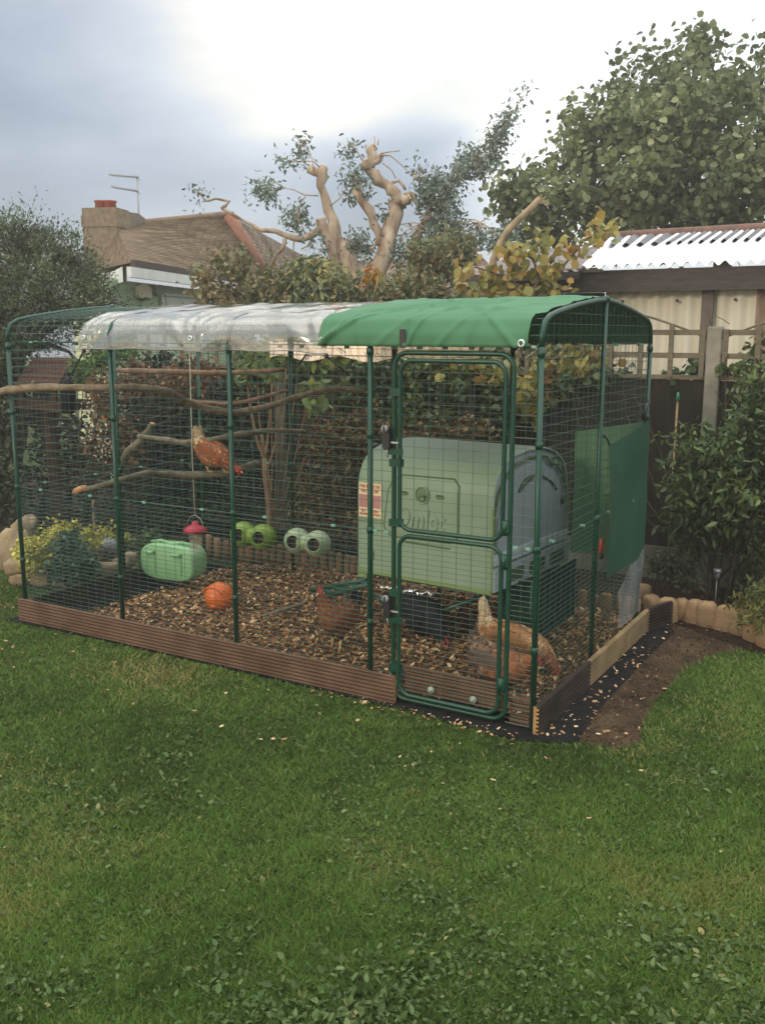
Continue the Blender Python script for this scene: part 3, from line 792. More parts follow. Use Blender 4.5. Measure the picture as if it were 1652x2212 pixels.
# recess dial, knob, finger slots, raised script
dx, dz_ = -.477, .965
mb = MB(); mb.tube([(dx+.048*math.cos(a), -.010, dz_+.050*math.sin(a)) for a in np.linspace(0, 2*math.pi, 26, endpoint=False)], .005, 8, closed=True); mb.build('dial_rim', cg, dpn)
mb = MB(); mb.ell((dx, -.0075, dz_), (.045, .0055, .047)); mb.build('dial_recess', mat('coop_recess_soft', cn('66805a'), .6), dpn)
mb = MB(); mb.ell((dx+.008, -.018, dz_-.004), (.024, .010, .011)); mb.ell((dx+.012, -.020, dz_-.020), (.010, .008, .012), mi=1); mb.build('dial_knob', [olive, cg], dpn)
for sx in (-.130, .122):
    mb = MB(); mb.ell((dx+sx, -.008, dz_), (.030, .004, .013)); mb.ell((dx+sx, -.010, dz_+.008), (.026, .004, .005), mi=1); mb.build('finger_slot', [mat('coop_recess_soft', cn('66805a'), .6), cdk], dpn)
def text_mesh(s, size, ext, material, name, parent, loc, rot, shear=0., space=1., sx=1., align='CENTER'):
    cu = bpy.data.curves.new('t', 'FONT'); cu.body = s; cu.size = size; cu.extrude = ext; cu.shear = shear; cu.space_character = space; cu.align_x = align; cu.align_y = 'CENTER'; cu.bevel_depth = ext*.4
    to = bpy.data.objects.new('t', cu); COL.objects.link(to); bpy.context.view_layer.update()
    me = bpy.data.meshes.new_from_object(to.evaluated_get(bpy.context.evaluated_depsgraph_get())); bpy.data.objects.remove(to)
    me.materials.clear(); me.materials.append(material)
    o = bpy.data.objects.new(name, me); COL.objects.link(o); o.location = loc; o.rotation_euler = rot; o.scale = (sx, 1, 1)
    if parent: o.parent = parent
    return o
text_mesh("Omlet", .165, .003, cg, 'raised_lettering', dpn, (-.497, -.010, .815), (RAD(90), 0, 0), .12, 1.0, .82)
mb = MB(); mb.box((-CW+.01, -.0035, .758), (x0-.055, .002, .762)); mb.build('seam', olive, coop)
mb = MB(); mb.box((x1+.01, -.0035, .757), (-.012, .002, .7605)); mb.build('seam', olive, coop)
mb = MB(); mb.tube([(x1-.02, .02, .672), (x1-.06, -.003, .666), (x0+.08, -.003, .668)], .005, 6); mb.build('finger_ledge', olive, coop)
mb = MB(); mb.box((-CW+.10, -.012, .530), (-CW+.13, -.001, .58)); mb.box((-CW+.098, -.003, .47), (-CW+.102, .0, .58)); mb.build('catch', cg, coop)
mb = MB(); mb.cyl((-CW-.0, .05, .43), (-CW+.05, -.005, .40), .012, 8); mb.box((-CW+.01, -.004, .395), (-CW+.075, .01, .425)); mb.build('handle', lime, coop)
# stand
stm = mat('stand_green', cn('0f4634'), .35)
for nm, x, y in (('leg', -CW+.035, .09), ('leg', -.085, .09), ('leg', -CW+.035, .92), ('leg', -.085, .92)):
    mb = MB(); mb.cyl((x, y, .02), (x, y, .45), .019, 12); mb.ell((x, y, .03), (.024, .024, .025)); mb.build(nm, stm, coop)
mb = MB(); mb.tube([(-.085, .075, .40), (-.40, .07, .245), (-.60, .07, .155), (-.66, .07, .165), (-CW+.05, .07, .29)], .0125, 8); mb.build('brace', stm, coop)
mb = MB(); mb.tube([(-.085, .94, .40), (-.50, .94, .16), (-CW+.05, .94, .30)], .0125, 8); mb.build('brace', stm, coop)
mb = MB(); mb.box((-CW+.02, .04, ZB-.03), (-.03, .96, ZB-.005)); mb.build('floor_tray', mat('dark_green_plastic', cn('1e3d31'), .5), coop)
# green storage wrap standing against the right end of the stand
wm2 = mat('dark_green_mesh', cn('0d3a2a'), .55, col2=cn('0a2c21'), scale=40, spec=.3)
nb = thing('shade_box', 'dark green fabric sided box under the right end of the coop', 'box', (-.433, 1.071, .06))
mb = MB()
def fl(a, b, z0, z1, n_=20):
    a = np.array(a); b = np.array(b); d = b-a; nn_ = np.array([d[1], -d[0]])/np.linalg.norm(d)
    return np.array([[(*(a+d*i/n_+nn_*.005*math.sin(i*1.4+j*.6)), z0+(z1-z0)*j/6) for j in range(7)] for i in range(n_+1)])
mb.grid(fl((-.19, -.03), (0, 0), .02, .39)); mb.build('front_sheet', wm2, nb)
mb = MB(); mb.grid(fl((0, 0), (.03, .68), .02, .39)); mb.build('side_sheet', wm2, nb)
mb = MB()
for x, y in ((0, 0), (.03, .68), (-.19, -.03)): mb.cyl((x, y, -.05), (x, y, .40), .009, 8)
mb.tube([(-.19, -.03, .395), (0, 0, .395), (.03, .68, .395)], .008, 8); mb.tube([(-.19, -.03, .02), (0, 0, .02), (.03, .68, .02)], .008, 8); mb.build('frame', stm, nb)
# ladder / ramp
lad = thing('coop_ladder', 'dark green folding ladder leading down from the left end of the coop', 'ladder', (0, 0, 0))
A = AY(792, 1252, 1.05); B = G(668, 1276, .10)
A2 = AY(800, 1262, .93); B2 = G(700, 1290, .10)
mb = MB()
for a, b in ((A, B), (A2, B2)): mb.tube([a, b], .016, 6)
mb.build('side_rail', stm, lad)
for i in range(6):
    t = (i+.4)/6; p = A*(1-t)+B*t; q = A2*(1-t)+B2*t; mb = MB()
    d = (B-A)/np.linalg.norm(B-A)*.028; mb.add([p-d, p+d, q+d, q-d, p-d-[0, 0, .012], p+d-[0, 0, .012], q+d-[0, 0, .012], q-d-[0, 0, .012]], [(0, 1, 2, 3), (7, 6, 5, 4), (0, 4, 5, 1), (1, 5, 6, 2), (2, 6, 7, 3), (3, 7, 4, 0)]); mb.build('tread', stm, lad)
m_ = (A2+B2)/2; mb = MB(); mb.tube([m_, (m_[0]+.02, m_[1]-.02, .03)], .012, 6); mb.build('support_leg', stm, lad)
# clear plastic strip under the coop
mb = MB(); P = np.zeros((26, 5, 3)); a = AY(810, 1262, .84); b = AY(955, 1282, .84)
for i in range(26):
    for j in range(5):
        p = a+(b-a)*i/25; P[i, j] = p+np.array([0, .01*math.sin(j*2+i), -.035*j/4*math.sin(i/25*math.pi)+.006*math.sin(i*1.7)])
mb.grid(P); tag(mb.build('plastic_strip', cm), 'shiny clear plastic strip hanging below the front of the coop', 'plastic')
# sign
sg = thing('rooster_sign', 'small cream and pink rooster sign fixed at the left of the coop front', 'sign', (0, 0, 0))
S0 = AY(773.5, 1040, .842); 
Mx = Matrix.Translation((-.55, .763, 0)) @ Matrix.Rotation(ROT, 4, 'Z')
Mi = Mx.inverted()
def frl(px, py):   # point on the coop front plane, in coop coordinates
    d = ray(px, py); o = Mi @ Vector(CAM); dd = Mi.to_3x3() @ Vector(d); s_ = (-.008-o[1])/dd[1]; q = o+dd*s_; return q
c00 = frl(774, 1041); c11 = frl(822, 1119)
sx0, sx1, sz1, sz0 = c00[0]+.003, c11[0]+.003, c00[2], c11[2]-.005
sg.location = Mx @ Vector((sx0, -.008, sz0)); sg.rotation_euler = (0, 0, ROT); SW, SH = sx1-sx0, sz1-sz0
cream = mat('cream_enamel', cn('f2dfb4'), .4); pink = mat('pink_print', cn('c48d86'), .5, col2=cn('b98186'), scale=30); redp = mat('red_lettering', cn('b5503a'), .5)
mb = MB(); mb.box((0, 0, 0), (SW, .006, SH)); mb.build('plate', cream, sg)
mb = MB(); mb.box((.004, -.0015, SH*.28), (SW-.004, .0, SH*.66)); mb.build('print_panel', pink, sg)
for s_, zz, sz in (("THE ROOSTER", .90, .030), ("MAY CROW", .765, .030), ("BUT THE HEN", .185, .026), ("DELIVERS THE GOODS", .085, .0205)):
    text_mesh(s_, sz, .0006, redp, 'lettering', sg, (SW/2, -.0018, SH*zz), (RAD(90), 0, 0), sx=.80 if len(s_) < 15 else .74)
mb = MB()
rc = [(0, .3), (.12, .55), (.05, .85), (.25, .95), (.42, .62), (.62, .60), (.70, .9), (.82, 1.0), (.95, .86), (.86, .66), (.88, .40), (.70, .20), (.60, .18), (.6, 0), (.5, 0), (.5, .16), (.3, .16)]
mb.add([(SW*.22+p[0]*SW*.56, -.0024, SH*.31+p[1]*SH*.31) for p in rc], [tuple(range(len(rc)))])
mb.build('printed_bird', mat('mauve_print', cn('9d7e92'), .5, col2=cn('d8a04e'), scale=60), sg)

# ================================================================== FEEDERS, TOYS
pk = thing('hanging_feeder', 'red topped wire treat feeder hanging on a long cord', 'feeder', AY(422, 1140, .9))
o = np.array(pk.location)
redm = mat('pink_red_plastic', cn('b41f3c'), .35)
mb = MB(); top = AY(410, 762, .9)-o; mb.tube([top, (-.004, 0, .5), (.002, 0, .085)], .0035, 6); mb.build('cord', mat('cream_cord', cn('c9c3ac'), .8), pk)
mb = MB(); mb.tube([(.075*math.cos(a), 0, .0+.09*math.sin(a)) for a in np.linspace(.1, math.pi-.1, 16)], .002, 6); mb.build('handle', steel, pk)
mb = MB()
for i in range(7): pass
pr_ = [(.0, .050), (.020, .046), (.026, .022), (.060, .008), (.084, -.012), (.082, -.026), (.0, -.022)]
vs = [(r*math.cos(a), r*math.sin(a), z) for r, z in pr_ for a in np.linspace(0, 2*math.pi, 24, endpoint=False)]
mb.add(vs, [(i*24+j, i*24+(j+1) % 24, (i+1)*24+(j+1) % 24, (i+1)*24+j) for i in range(6) for j in range(24)], 0, True); mb.build('lid', redm, pk)
mb = MB(); mb.tube([((.040 if i > 30 else .046)*math.cos(i*.55), .044*math.sin(i*.55), -.03-i*.00125) for i in range(115)], .0022, 5); mb.build('wire_spring', mat('pale_wire', cn('c4bfa9'), .35, metal=.4), pk)

# green carry box
gbx = mat('mint_plastic', cn('8fbf8a'), .4, col2=cn('7fb07c'), scale=6, spec=.5)
bx = thing('feed_box', 'mint green rounded plastic box with two moulded catches on the chips', 'box', (-3.30, 1.13, .085), RAD(4))
mb = MB(); nS = 40; W2, H2, D2 = .245, .135, .11
def sup(a, e): c, s = math.cos(a), math.sin(a); return math.copysign(abs(c)**e, c), math.copysign(abs(s)**e, s)
rings = [(-D2, .90), (-D2*.97, .97), (-D2*.75, 1.), (D2*.2, .99), (D2*.75, .93), (D2, .78)]
vs = []
for y, k_ in rings:
    for i in range(nS):
        c, s = sup(2*math.pi*i/nS, .55); vs.append((W2*k_*c, y, .14+H2*k_*s))
fs = [(i*nS+j, i*nS+(j+1) % nS, (i+1)*nS+(j+1) % nS, (i+1)*nS+j) for i in range(len(rings)-1) for j in range(nS)]; fs += [tuple(range(nS)), tuple((len(rings)-1)*nS+j for j in range(nS))[::-1]]
mb.add(vs, fs, 0, True); mb.build('body', gbx, bx)
for sx in (-.135, .11):
    mb = MB(); mb.box((sx-.045, -D2-.014, .20), (sx+.035, -D2+.002, .222)); mb.cyl((sx-.04, -D2-.016, .212), (sx+.035, -D2-.016, .212), .013, 10); mb.box((sx+.026, -D2-.008, .05), (sx+.034, -D2+.002, .21)); mb.build('catch', gbx, bx)
mb = MB(); mb.tube([(-.20, -.02, .268), (-.10, -.03, .286), (.0, -.03, .272), (.10, -.03, .290), (.20, -.02, .268)], .012, 8); mb.build('handle', gbx, bx)

def twin(name, lbl, px0, px1, py, a, b):
    c0 = AY(px0, py, 1.70); c1 = AY(px1, py+3, 1.70); c = (c0+c1)/2; w_ = (c1[0]-c0[0])/2
    th_ = thing(name, lbl, 'feeder', c, 0)
    m_ = mat(name+a, cn(a), .4, col2=cn(b), scale=4, spec=.5)
    r = w_*.56
    for s in (-1, 1):
        # pod opened towards the yard: sphere with a round mouth
        mb = MB(); n1, n2 = 28, 16; vs = []; ax = Vector((.22, -.95, .10)).normalized(); Q = ax.to_track_quat('Z', 'Y').to_matrix()
        th0 = .55
        for i in range(n2+1):
            t_ = th0+(math.pi-th0)*i/n2
            for j in range(n1):
                p = Q @ Vector((r*math.sin(t_)*math.cos(2*math.pi*j/n1), r*math.sin(t_)*math.sin(2*math.pi*j/n1), r*math.cos(t_))); vs.append((p[0]+s*w_*.52, p[1], p[2]*1.0))
        fs = [(i*n1+j, i*n1+(j+1) % n1, (i+1)*n1+(j+1) % n1, (i+1)*n1+j) for i in range(n2) for j in range(n1)]
        mb.add(vs, fs, 0, True)
        ring = vs[:n1]; mb.tube(ring, .005, 6, closed=True)
        pod = mb.build('pod', m_, th_)
        mb = MB(); q = Q @ Vector((0, 0, r*.45)); vs2 = []
        for j in range(n1):
            p = Q @ Vector((r*.86*math.cos(2*math.pi*j/n1), r*.86*math.sin(2*math.pi*j/n1), r*.40)); vs2.append((p[0]+s*w_*.52, p[1], p[2]))
        mb.add(vs2, [tuple(range(n1))]); mb.build('feed', mat('layers_pellets', cn('4a4030'), .9, col2=cn('2a241c'), scale=60), pod)
    mb = MB(); mb.cyl((-w_*.3, -.01, 0), (w_*.3, -.01, 0), r*.62, 16); mb.box((-w_*.4, .03, -.01), (w_*.4, .085, .03)); mb.build('bracket', m_, th_)
    return th_
twin('twin_feeder', 'lime green twin pod feeder hung on the back wall of the run', 507, 588, 1156, '7d9c2e', '6c8a28')
twin('twin_feeder', 'pale grey green twin pod feeder hung nearer the coop', 622, 707, 1170, 'a3b695', '8fa37a')
# orange ball
om = mat('orange_plastic', cn('d4640f'), .35, spec=.5); c = G(474, 1316, .07)
ob = thing('treat_ball', 'bright orange plastic treat ball lying on the wood chips', 'ball', (c[0], c[1], .06+.098), 0)
mb = MB(); mb.ell((0, 0, 0), (.113, .113, .115), 28, 18); mb.tube([(.113*math.cos(a), .113*math.sin(a)*.98, .004) for a in np.linspace(0, 2*math.pi, 36, endpoint=False)], .0045, 6, closed=True); mb.build('shell', om, ob)
mb = MB(); mb.tube([(.085*math.cos(a)+.0, -.07+.0*a, .045+.042*math.sin(a)) for a in np.linspace(.1, math.pi-.1, 18)], .011, 8); mb.build('raised_lip', mat('orange_dark', cn('c4550a'), .4), ob)
mb = MB(); mb.ell((.02, -.085, -.055), (.035, .03, .022)); mb.build('dimple', mat('orange_dark', cn('c4550a'), .4), ob); ob.scale = (.86, .86, .86)

# branches ----------------------------------------------------------
bark = mat('pale_bark', cn('9c8a70'), .85, col2=cn('6f5d49'), scale=12, stretch=(1, 3, 3), bump=.8, bscale=60, spec=.15)
bark_g = mat('grey_bark', cn('7d7662'), .9, col2=cn('54503f'), scale=14, bump=.8, bscale=60, spec=.15)
bark_r = mat('red_bark', cn('927660'), .85, col2=cn('5f4a39'), scale=18, bump=.6, bscale=60, spec=.15)
cutm = mat('cut_wood', cn('c19265'), .8, col2=cn('a5764c'), scale=30)
def branch(label, pts, m_, ends=(1, 1), knots=()):
    mb = MB(); P = []; R = []
    for (px, py, Y, r) in pts:
        c = AY(px, py, Y); d = np.dot(c-CAM, fw); P.append(c); R.append(r*d/F)
    Q = []; RQ = []
    for i in range(len(P)-1):
        for s in (0, .25, .5, .75):
            # catmull-rom
            p0 = P[max(i-1, 0)]; p1 = P[i]; p2 = P[i+1]; p3 = P[min(i+2, len(P)-1)]
            q = .5*((2*p1)+(-p0+p2)*s+(2*p0-5*p1+4*p2-p3)*s*s+(-p0+3*p1-3*p2+p3)*s**3)
            Q.append(q+rng.normal(size=3)*.0016); RQ.append((R[i]*(1-s)+R[i+1]*s)*(1+rng.normal()*.05))
    Q.append(P[-1]); RQ.append(R[-1])
    mb.tube(Q, RQ, 10)
    for e, (a, b) in zip(ends, ((0, 1), (-1, -2))):
        if e: d = unit(Q[a]-Q[b]); mb.cyl(Q[a]-d*.002, Q[a]+d*.0015, RQ[a]*.97, 10, 1)
    for (px, py, Y, dx, dy, r) in knots:
        a = AY(px, py, Y); b = AY(px+dx, py+dy, Y); mb.tube([a, b], [r*6/F, r*2.5/F], 6, 0)
    return tag(mb.build('perch_branch', [m_, cutm]), label, 'branch')
branch('long pale perch branch poking out through the left corner of the run', [(0, 846, -.06, 8), (30, 842, .0, 9.5), (75, 838, .02, 9), (150, 838, .08, 8), (240, 838, .14, 8), (300, 838, .3, 8), (358, 846, .45, 8.5), (420, 874, .7, 8), (480, 889, .85, 8.5), (520, 890, 1.0, 8), (590, 875, 1.2, 7), (650, 855, 1.4, 6.5), (720, 840, 1.55, 6), (785, 846, 1.7, 5)], bark, (1, 1), ((68, 838, .02, 6, -16, 6), (345, 843, .4, -8, -6, 4)))
branch('straight reddish perch branch high under the roof', [(250, 800, 1.5, 5), (340, 802, 1.5, 6), (450, 805, 1.55, 6), (560, 803, 1.6, 5.5), (612, 798, 1.65, 4.5)], bark_r, (1, 1))
branch('thin curved perch branch behind the long pale one', [(395, 862, 1.5, 3.5), (430, 868, 1.5, 4), (500, 872, 1.55, 4.5), (560, 860, 1.6, 4.5), (620, 843, 1.7, 3.5)], bark_r)
branch('perch branch running behind the perched hen to the back wall', [(300, 942, 1.35, 5), (350, 948, 1.35, 5.5), (400, 956, 1.3, 6), (460, 950, 1.3, 6.5), (520, 938, 1.4, 7), (590, 930, 1.6, 6), (660, 932, 1.8, 4.5)], bark_g)
branch('mossy low perch branch with a broken pale end under the perched hen', [(163, 1061, .25, 5.5), (195, 1055, .3, 6), (250, 1040, .4, 7), (310, 1024, .6, 7.5), (340, 1024, .75, 8), (400, 1026, .88, 8.5), (470, 1024, .95, 9), (520, 1012, 1.1, 8), (555, 1000, 1.3, 7)], bark_g, (0, 1))
mb = MB(); c = AY(163, 1062, .24); e_ = AY(188, 1054, .29); mb.tube([c, (c+e_)/2+[0, 0, .004], e_], [.020, .024, .020], 8); mb.ell(c, (.012, .02, .022)); tag(mb.build('broken_end', cutm), 'pale splintered wood at the broken tip of the low perch', 'wood')
branch('thick forked stub of branch standing in the left of the run', [(330, 915, 1.45, 6), (322, 930, 1.45, 8), (295, 962, 1.45, 9), (275, 978, 1.45, 8.5), (265, 1003, 1.5, 6)], bark_g)
branch('stick lying on the chips behind the front hen', [(478, 1358, .55, 4), (520, 1345, .65, 5), (600, 1322, .82, 4.5), (665, 1300, 1.0, 3.5)], bark_g)
branch('short upright stake beside the planter at the back left', [(203, 1072, 2.15, 4.5), (204, 1105, 2.15, 4.5), (206, 1150, 2.15, 4.5)], bark)
# black rubber mat
mm = mat('black_rubber', cn('23262a'), .7)
c = G(958, 1466, .05); mb = MB()
for i in range(11):
    for j in range(4):
        u = -.20+i*.04+(j % 2)*.02; v = -.07+j*.035
        if (u/.22)**2+(v/.09)**2 < 1.15:
            mb.tube([(u+.017*math.cos(a), v+.017*math.sin(a), .0) for a in np.linspace(0, 2*math.pi, 6, endpoint=False)], .006, 5, closed=True)
o = mb.build('rubber_mat', mm, loc=(c[0], c[1]-.10, .075)); o.rotation_euler = (0, 0, RAD(-3)); tag(o, 'black honeycomb rubber mat lying just inside the door', 'mat')

# ================================================================== HENS
def hen(label, st, cols, loc, rz, sc, legs, head, featherc, n_f=420, tail=None, sit=False):
    """st: stations tail->beak (x, z, half width, half height, colour index)"""
    mb = MB(); P = []; 
    S = np.array([s[:4] for s in st]); cidx = [s[4] for s in st]
    t0 = np.arange(len(S)); t1 = np.linspace(0, len(S)-1, (len(S)-1)*4+1)
    def cr_(a):
        o = []
        for t in t1:
            i = min(int(t), len(a)-2); s = t-i; p0 = a[max(i-1, 0)]; p1 = a[i]; p2 = a[i+1]; p3 = a[min(i+2, len(a)-1)]
            o.append(.5*((2*p1)+(-p0+p2)*s+(2*p0-5*p1+4*p2-p3)*s*s+(-p0+3*p1-3*p2+p3)*s**3))
        return np.array(o)
    Q = np.stack([cr_(S[:, k]) for k in range(4)], 1); Q[:, 2:] = np.maximum(Q[:, 2:], .0035)
    n = 20; vs = []; cc = []
    for i in range(len(Q)):
        a = Q[max(i-1, 0)]; b = Q[min(i+1, len(Q)-1)]; d = np.array([b[0]-a[0], b[1]-a[1]]); d /= np.linalg.norm(d)+1e-9; nv = np.array([-d[1], d[0]])
        ci = np.array(cols[cidx[min(int(round(t1[i])), len(cidx)-1)]])
        for j in range(n):
            an = 2*math.pi*j/n; wob = 1+.035*math.sin(j*5+i*1.7)
            u = math.cos(an)*Q[i, 3]*wob; v = math.sin(an)*Q[i, 2]*wob
            vs.append((Q[i, 0]+nv[0]*u, v, Q[i, 1]+nv[1]*u)); cc.append(tuple(np.clip(ci*(1+rng.normal()*.18), 0, 1)))
    fs = [(i*n+j, i*n+(j+1) % n, (i+1)*n+(j+1) % n, (i+1)*n+j) for i in range(len(Q)-1) for j in range(n)]
    fs += [tuple(range(n)), tuple((len(Q)-1)*n+j for j in range(n))[::-1]]
    mb.add(vs, fs, 0, True, cc)
    # legs (thigh, shank, four toes)
    for (hx, hy, hz, kx, kz, fx, fz) in legs:
        tc_ = tuple(np.array(cols[2])*.8)
        mb.tube([(hx, hy, hz+.03), (hx, hy, hz), (kx, hy, kz)], [.034, .026, .010], 8, 0, col=tc_)
        yc = (.52, .36, .14)
        mb.tube([(kx, hy, kz), (fx, hy, fz+.008)], [.0065, .0055], 7, 1, col=yc)
        for a in (-.55, 0, .55, math.pi):
            l_ = .045 if a != math.pi else .022
            mb.tube([(fx, hy, fz+.008), (fx+.5*l_*math.cos(a), hy+.5*l_*math.sin(a), fz+.008), (fx+l_*math.cos(a), hy+l_*math.sin(a), fz+.001)], [.005, .0042, .002], 6, 1, col=yc)
    # head furniture
    hx, hz, ha = head; H = Matrix.Translation((hx, 0, hz)) @ Matrix.Rotation(-ha, 4, 'Y')
    red = (.48, .035, .03)
    def Hp(*p): return tuple(H @ Vector(p))
    mb.ell(Hp(0, 0, 0), (.021, .018, .019), 14, 10, 0, H.to_3x3(), tuple(np.array(cols[-1])))
    mb.tube([Hp(.014, 0, 0), Hp(.026, 0, -.002), Hp(.036, 0, -.007)], [.0085, .006, .0015], 8, 1, col=(.55, .38, .20))
    cb = [(.020, .008), (.018, .020), (.012, .017), (.008, .030), (.002, .020), (-.004, .032), (-.010, .020), (-.017, .026), (-.020, .010)]
    k = len(cb); vs = [Hp(p[0], s, p[1]) for s in (-.003, .003) for p in cb]
    mb.add(vs, [tuple(range(k)), tuple(range(k, 2*k))[::-1]]+[(i, (i+1) % k, k+(i+1) % k, k+i) for i in range(k)], 1, False, red)
    for s in (-1, 1):
        mb.ell(Hp(.012, s*.007, -.022), (.006, .004, .014), 8, 6, 1, H.to_3x3(), red)
        mb.ell(Hp(.004, s*.015, -.002), (.014, .004, .012), 10, 6, 1, H.to_3x3(), tuple(np.array(red)*.9))
        mb.ell(Hp(.005, s*.0185, .003), (.0038, .002, .0038), 8, 6, 2)
        mb.ell(Hp(-.008, s*.017, -.006), (.004, .002, .005), 6, 4, 1, None, (.7, .6, .5))
    feath = colmat('hen_feathers', .8); skin = colmat('hen_skin', .5, spec=.4); eye = mat('hen_eye', (.01, .008, .006), .15)
    # feathers laid over the skin of the body
    V = []; Fc = []; CC = []
    nb_ = len(Q)
    for _ in range(n_f):
        i = rng.integers(1, int(nb_*.86)); j = rng.random()*2*math.pi
        a = Q[max(i-1, 0)]; b = Q[min(i+1, nb_-1)]; d = np.array([b[0]-a[0], b[1]-a[1]]); d /= np.linalg.norm(d)+1e-9; nv = np.array([-d[1], d[0]])
        u = math.cos(j)*Q[i, 3]; v = math.sin(j)*Q[i, 2]; p = np.array([Q[i, 0]+nv[0]*u, v, Q[i, 1]+nv[1]*u])
        nn_ = np.array([nv[0]*math.cos(j), math.sin(j), nv[1]*math.cos(j)]); bk = -np.array([d[0], 0, d[1]]); tt = np.cross(nn_, bk)
        l_ = rng.uniform(.014, .034)*(.6+Q[i, 3]*6); w_ = l_*.38; p = p+nn_*.001
        o_ = len(mb.v); mid = p+bk*l_*.5+nn_*.004+tt*rng.normal()*.002; tip = p+bk*l_+nn_*rng.uniform(.000, .006)
        ci = np.array(cols[cidx[min(int(round(t1[i])), len(cidx)-1)]]); f_ = featherc[rng.integers(0, len(featherc))]
        ci = np.clip(ci*.62+np.array(f_)*.38, 0, 1)*rng.uniform(.72, 1.3)
        mb.add([p-tt*w_*.4, mid-tt*w_, tip, mid+tt*w_, p+tt*w_*.4], [(0, 1, 2, 3, 4)], 0, False, tuple(np.clip(ci, 0, 1)))
    # folded wings
    if not sit or True:
        wx, wz, wl, wa, wh = tail['wing']
        for s in (-1, 1):
            W = Matrix.Translation((wx, s*tail['wy'], wz)) @ Matrix.Rotation(wa, 4, 'Y')
            mb.ell(tuple(W.translation), (wl, .012, wh), 18, 10, 0, W.to_3x3(), tuple(np.array(cols[1])*.92))
            for q in range(16):
                u = -wl*(.2+.9*rng.random()); z = wh*(-.6+1.0*rng.random()); c = W @ Vector((u*.6, s*.011, z)); e_ = W @ Vector((u*.6-wl*.38, s*.009, z-.004)); up_ = (W.to_3x3() @ Vector((0, 0, 1)))*.008
                mb.add([tuple(c-up_), tuple(e_-up_*.6), tuple(e_+up_*.5), tuple(c+up_)], [(0, 1, 2, 3)], 0, False, tuple(np.clip(np.array(cols[1])*rng.uniform(.6, 1.35), 0, 1)))
    # tail fan
    for q in range(tail['n']):
        f_ = (q/(tail['n']-1)-.5); a = tail['a']+f_*tail['spread']; l_ = tail['l']*(1-.5*abs(f_)); bx_, bz = tail['p']
        for s in (-1, 1):
            y0 = s*.006; y1 = s*(.010+.018*(.5-abs(f_)))
            d = np.array([math.cos(a), math.sin(a)]); nv = np.array([-d[1], d[0]])*tail['w']
            c = np.clip(np.array(tail['c'])*rng.uniform(.75, 1.15), 0, 1)
            mb.add([(bx_-nv[0]*.5, y0, bz-nv[1]*.5), (bx_+d[0]*l_*.6-nv[0], y1, bz+d[1]*l_*.6-nv[1]), (bx_+d[0]*l_, y1, bz+d[1]*l_), (bx_+d[0]*l_*.6+nv[0], y1, bz+d[1]*l_*.6+nv[1]), (bx_+nv[0]*.5, y0, bz+nv[1]*.5)], [(0, 1, 2, 3, 4)], 0, False, tuple(c))
    for i, c in enumerate(mb.c):
        if c == (1, 1, 1): mb.c[i] = (.999, .999, .999)
    o = mb.build('hen', [feath, skin, eye], None, fix=False)
    o.location = tuple(map(float, loc)); o.rotation_euler = (0, 0, rz); o.scale = (sc, sc, sc)
    return tag(o, label, 'hen')
GIN = cn('91532e'); GIN2 = cn('824728'); TAN = cn('b98a50'); CRM = cn('d8c29a'); RED_ = cn('8a3a22'); BRN = cn('6b3d20'); GRY = cn('76604a'); BLK = cn('17181d')
# perched, reaching forward and down; x forward
stP = [(-.190, .305, .018, .030, 3), (-.188, .265, .028, .042, 3), (-.172, .215, .036, .050, 3), (-.138, .165, .050, .062, 4), (-.085, .125, .066, .078, 2), (-.02, .115, .074, .082, 2), (.05, .110, .070, .076, 1), (.11, .090, .055, .058, 0), (.155, .062, .036, .038, 0), (.195, .042, .026, .026, 0), (.222, .034, .020, .020, 5)]
cP = [GIN2, GIN, tuple(np.array(GIN)*1.15), CRM, TAN, RED_]
base = AY(452, 1020, .90)
hp = hen('ginger hen with cream tail perched on the low branch head down', stP, cP, (base[0]+.05, .92, base[2]-.0), RAD(-8), .98,
    [(-.06, -.030, .075, -.075, .045, -.045, .0), (-.0, .030, .070, .01, .040, .055, -.002)], (.232, .034, -.35), [CRM, GIN, RED_], 460,
    dict(wing=(-.03, .150, .105, .35, .050), wy=.066, p=(-.175, .240), a=1.68, spread=.5, l=.085, w=.014, n=6, c=CRM))
# standing upright, facing left in the picture (front hen)
stU = [(-.145, .200, .010, .030, 3), (-.130, .185, .028, .045, 3), (-.100, .165, .048, .060, 2), (-.055, .148, .066, .074, 1), (-.005, .155, .073, .082, 1), (.035, .185, .066, .074, 0), (.060, .225, .050, .054, 0), (.078, .262, .035, .037, 0), (.092, .290, .026, .027, 4), (.098, .318, .021, .022, 4)]
stU = [(a_, b_+.035, c_*.94, d_, e_) for a_, b_, c_, d_, e_ in stU]
cU = [cn('7c5236'), cn('6c432a'), cn('4f382a'), cn('20211f'), cn('7a4630')]
b2 = G(716, 1412, .06)
hen('brown hen with black tail standing upright on the chips facing the boards', stU, cU, (b2[0]+.01, b2[1]+.03, .055), RAD(256), 1.10,
    [(-.01, -.036, .105, -.015, .085, .0, .0), (.0, .036, .105, -.005, .085, .01, .0)], (.104, .357, -.25), [cn('a9703c'), cn('3d2a1c'), cn('8a5228')], 520,
    dict(wing=(-.03, .200, .095, .15, .046), wy=.062, p=(-.125, .225), a=2.1, spread=.9, l=.11, w=.016, n=8, c=(.015, .018, .017)))
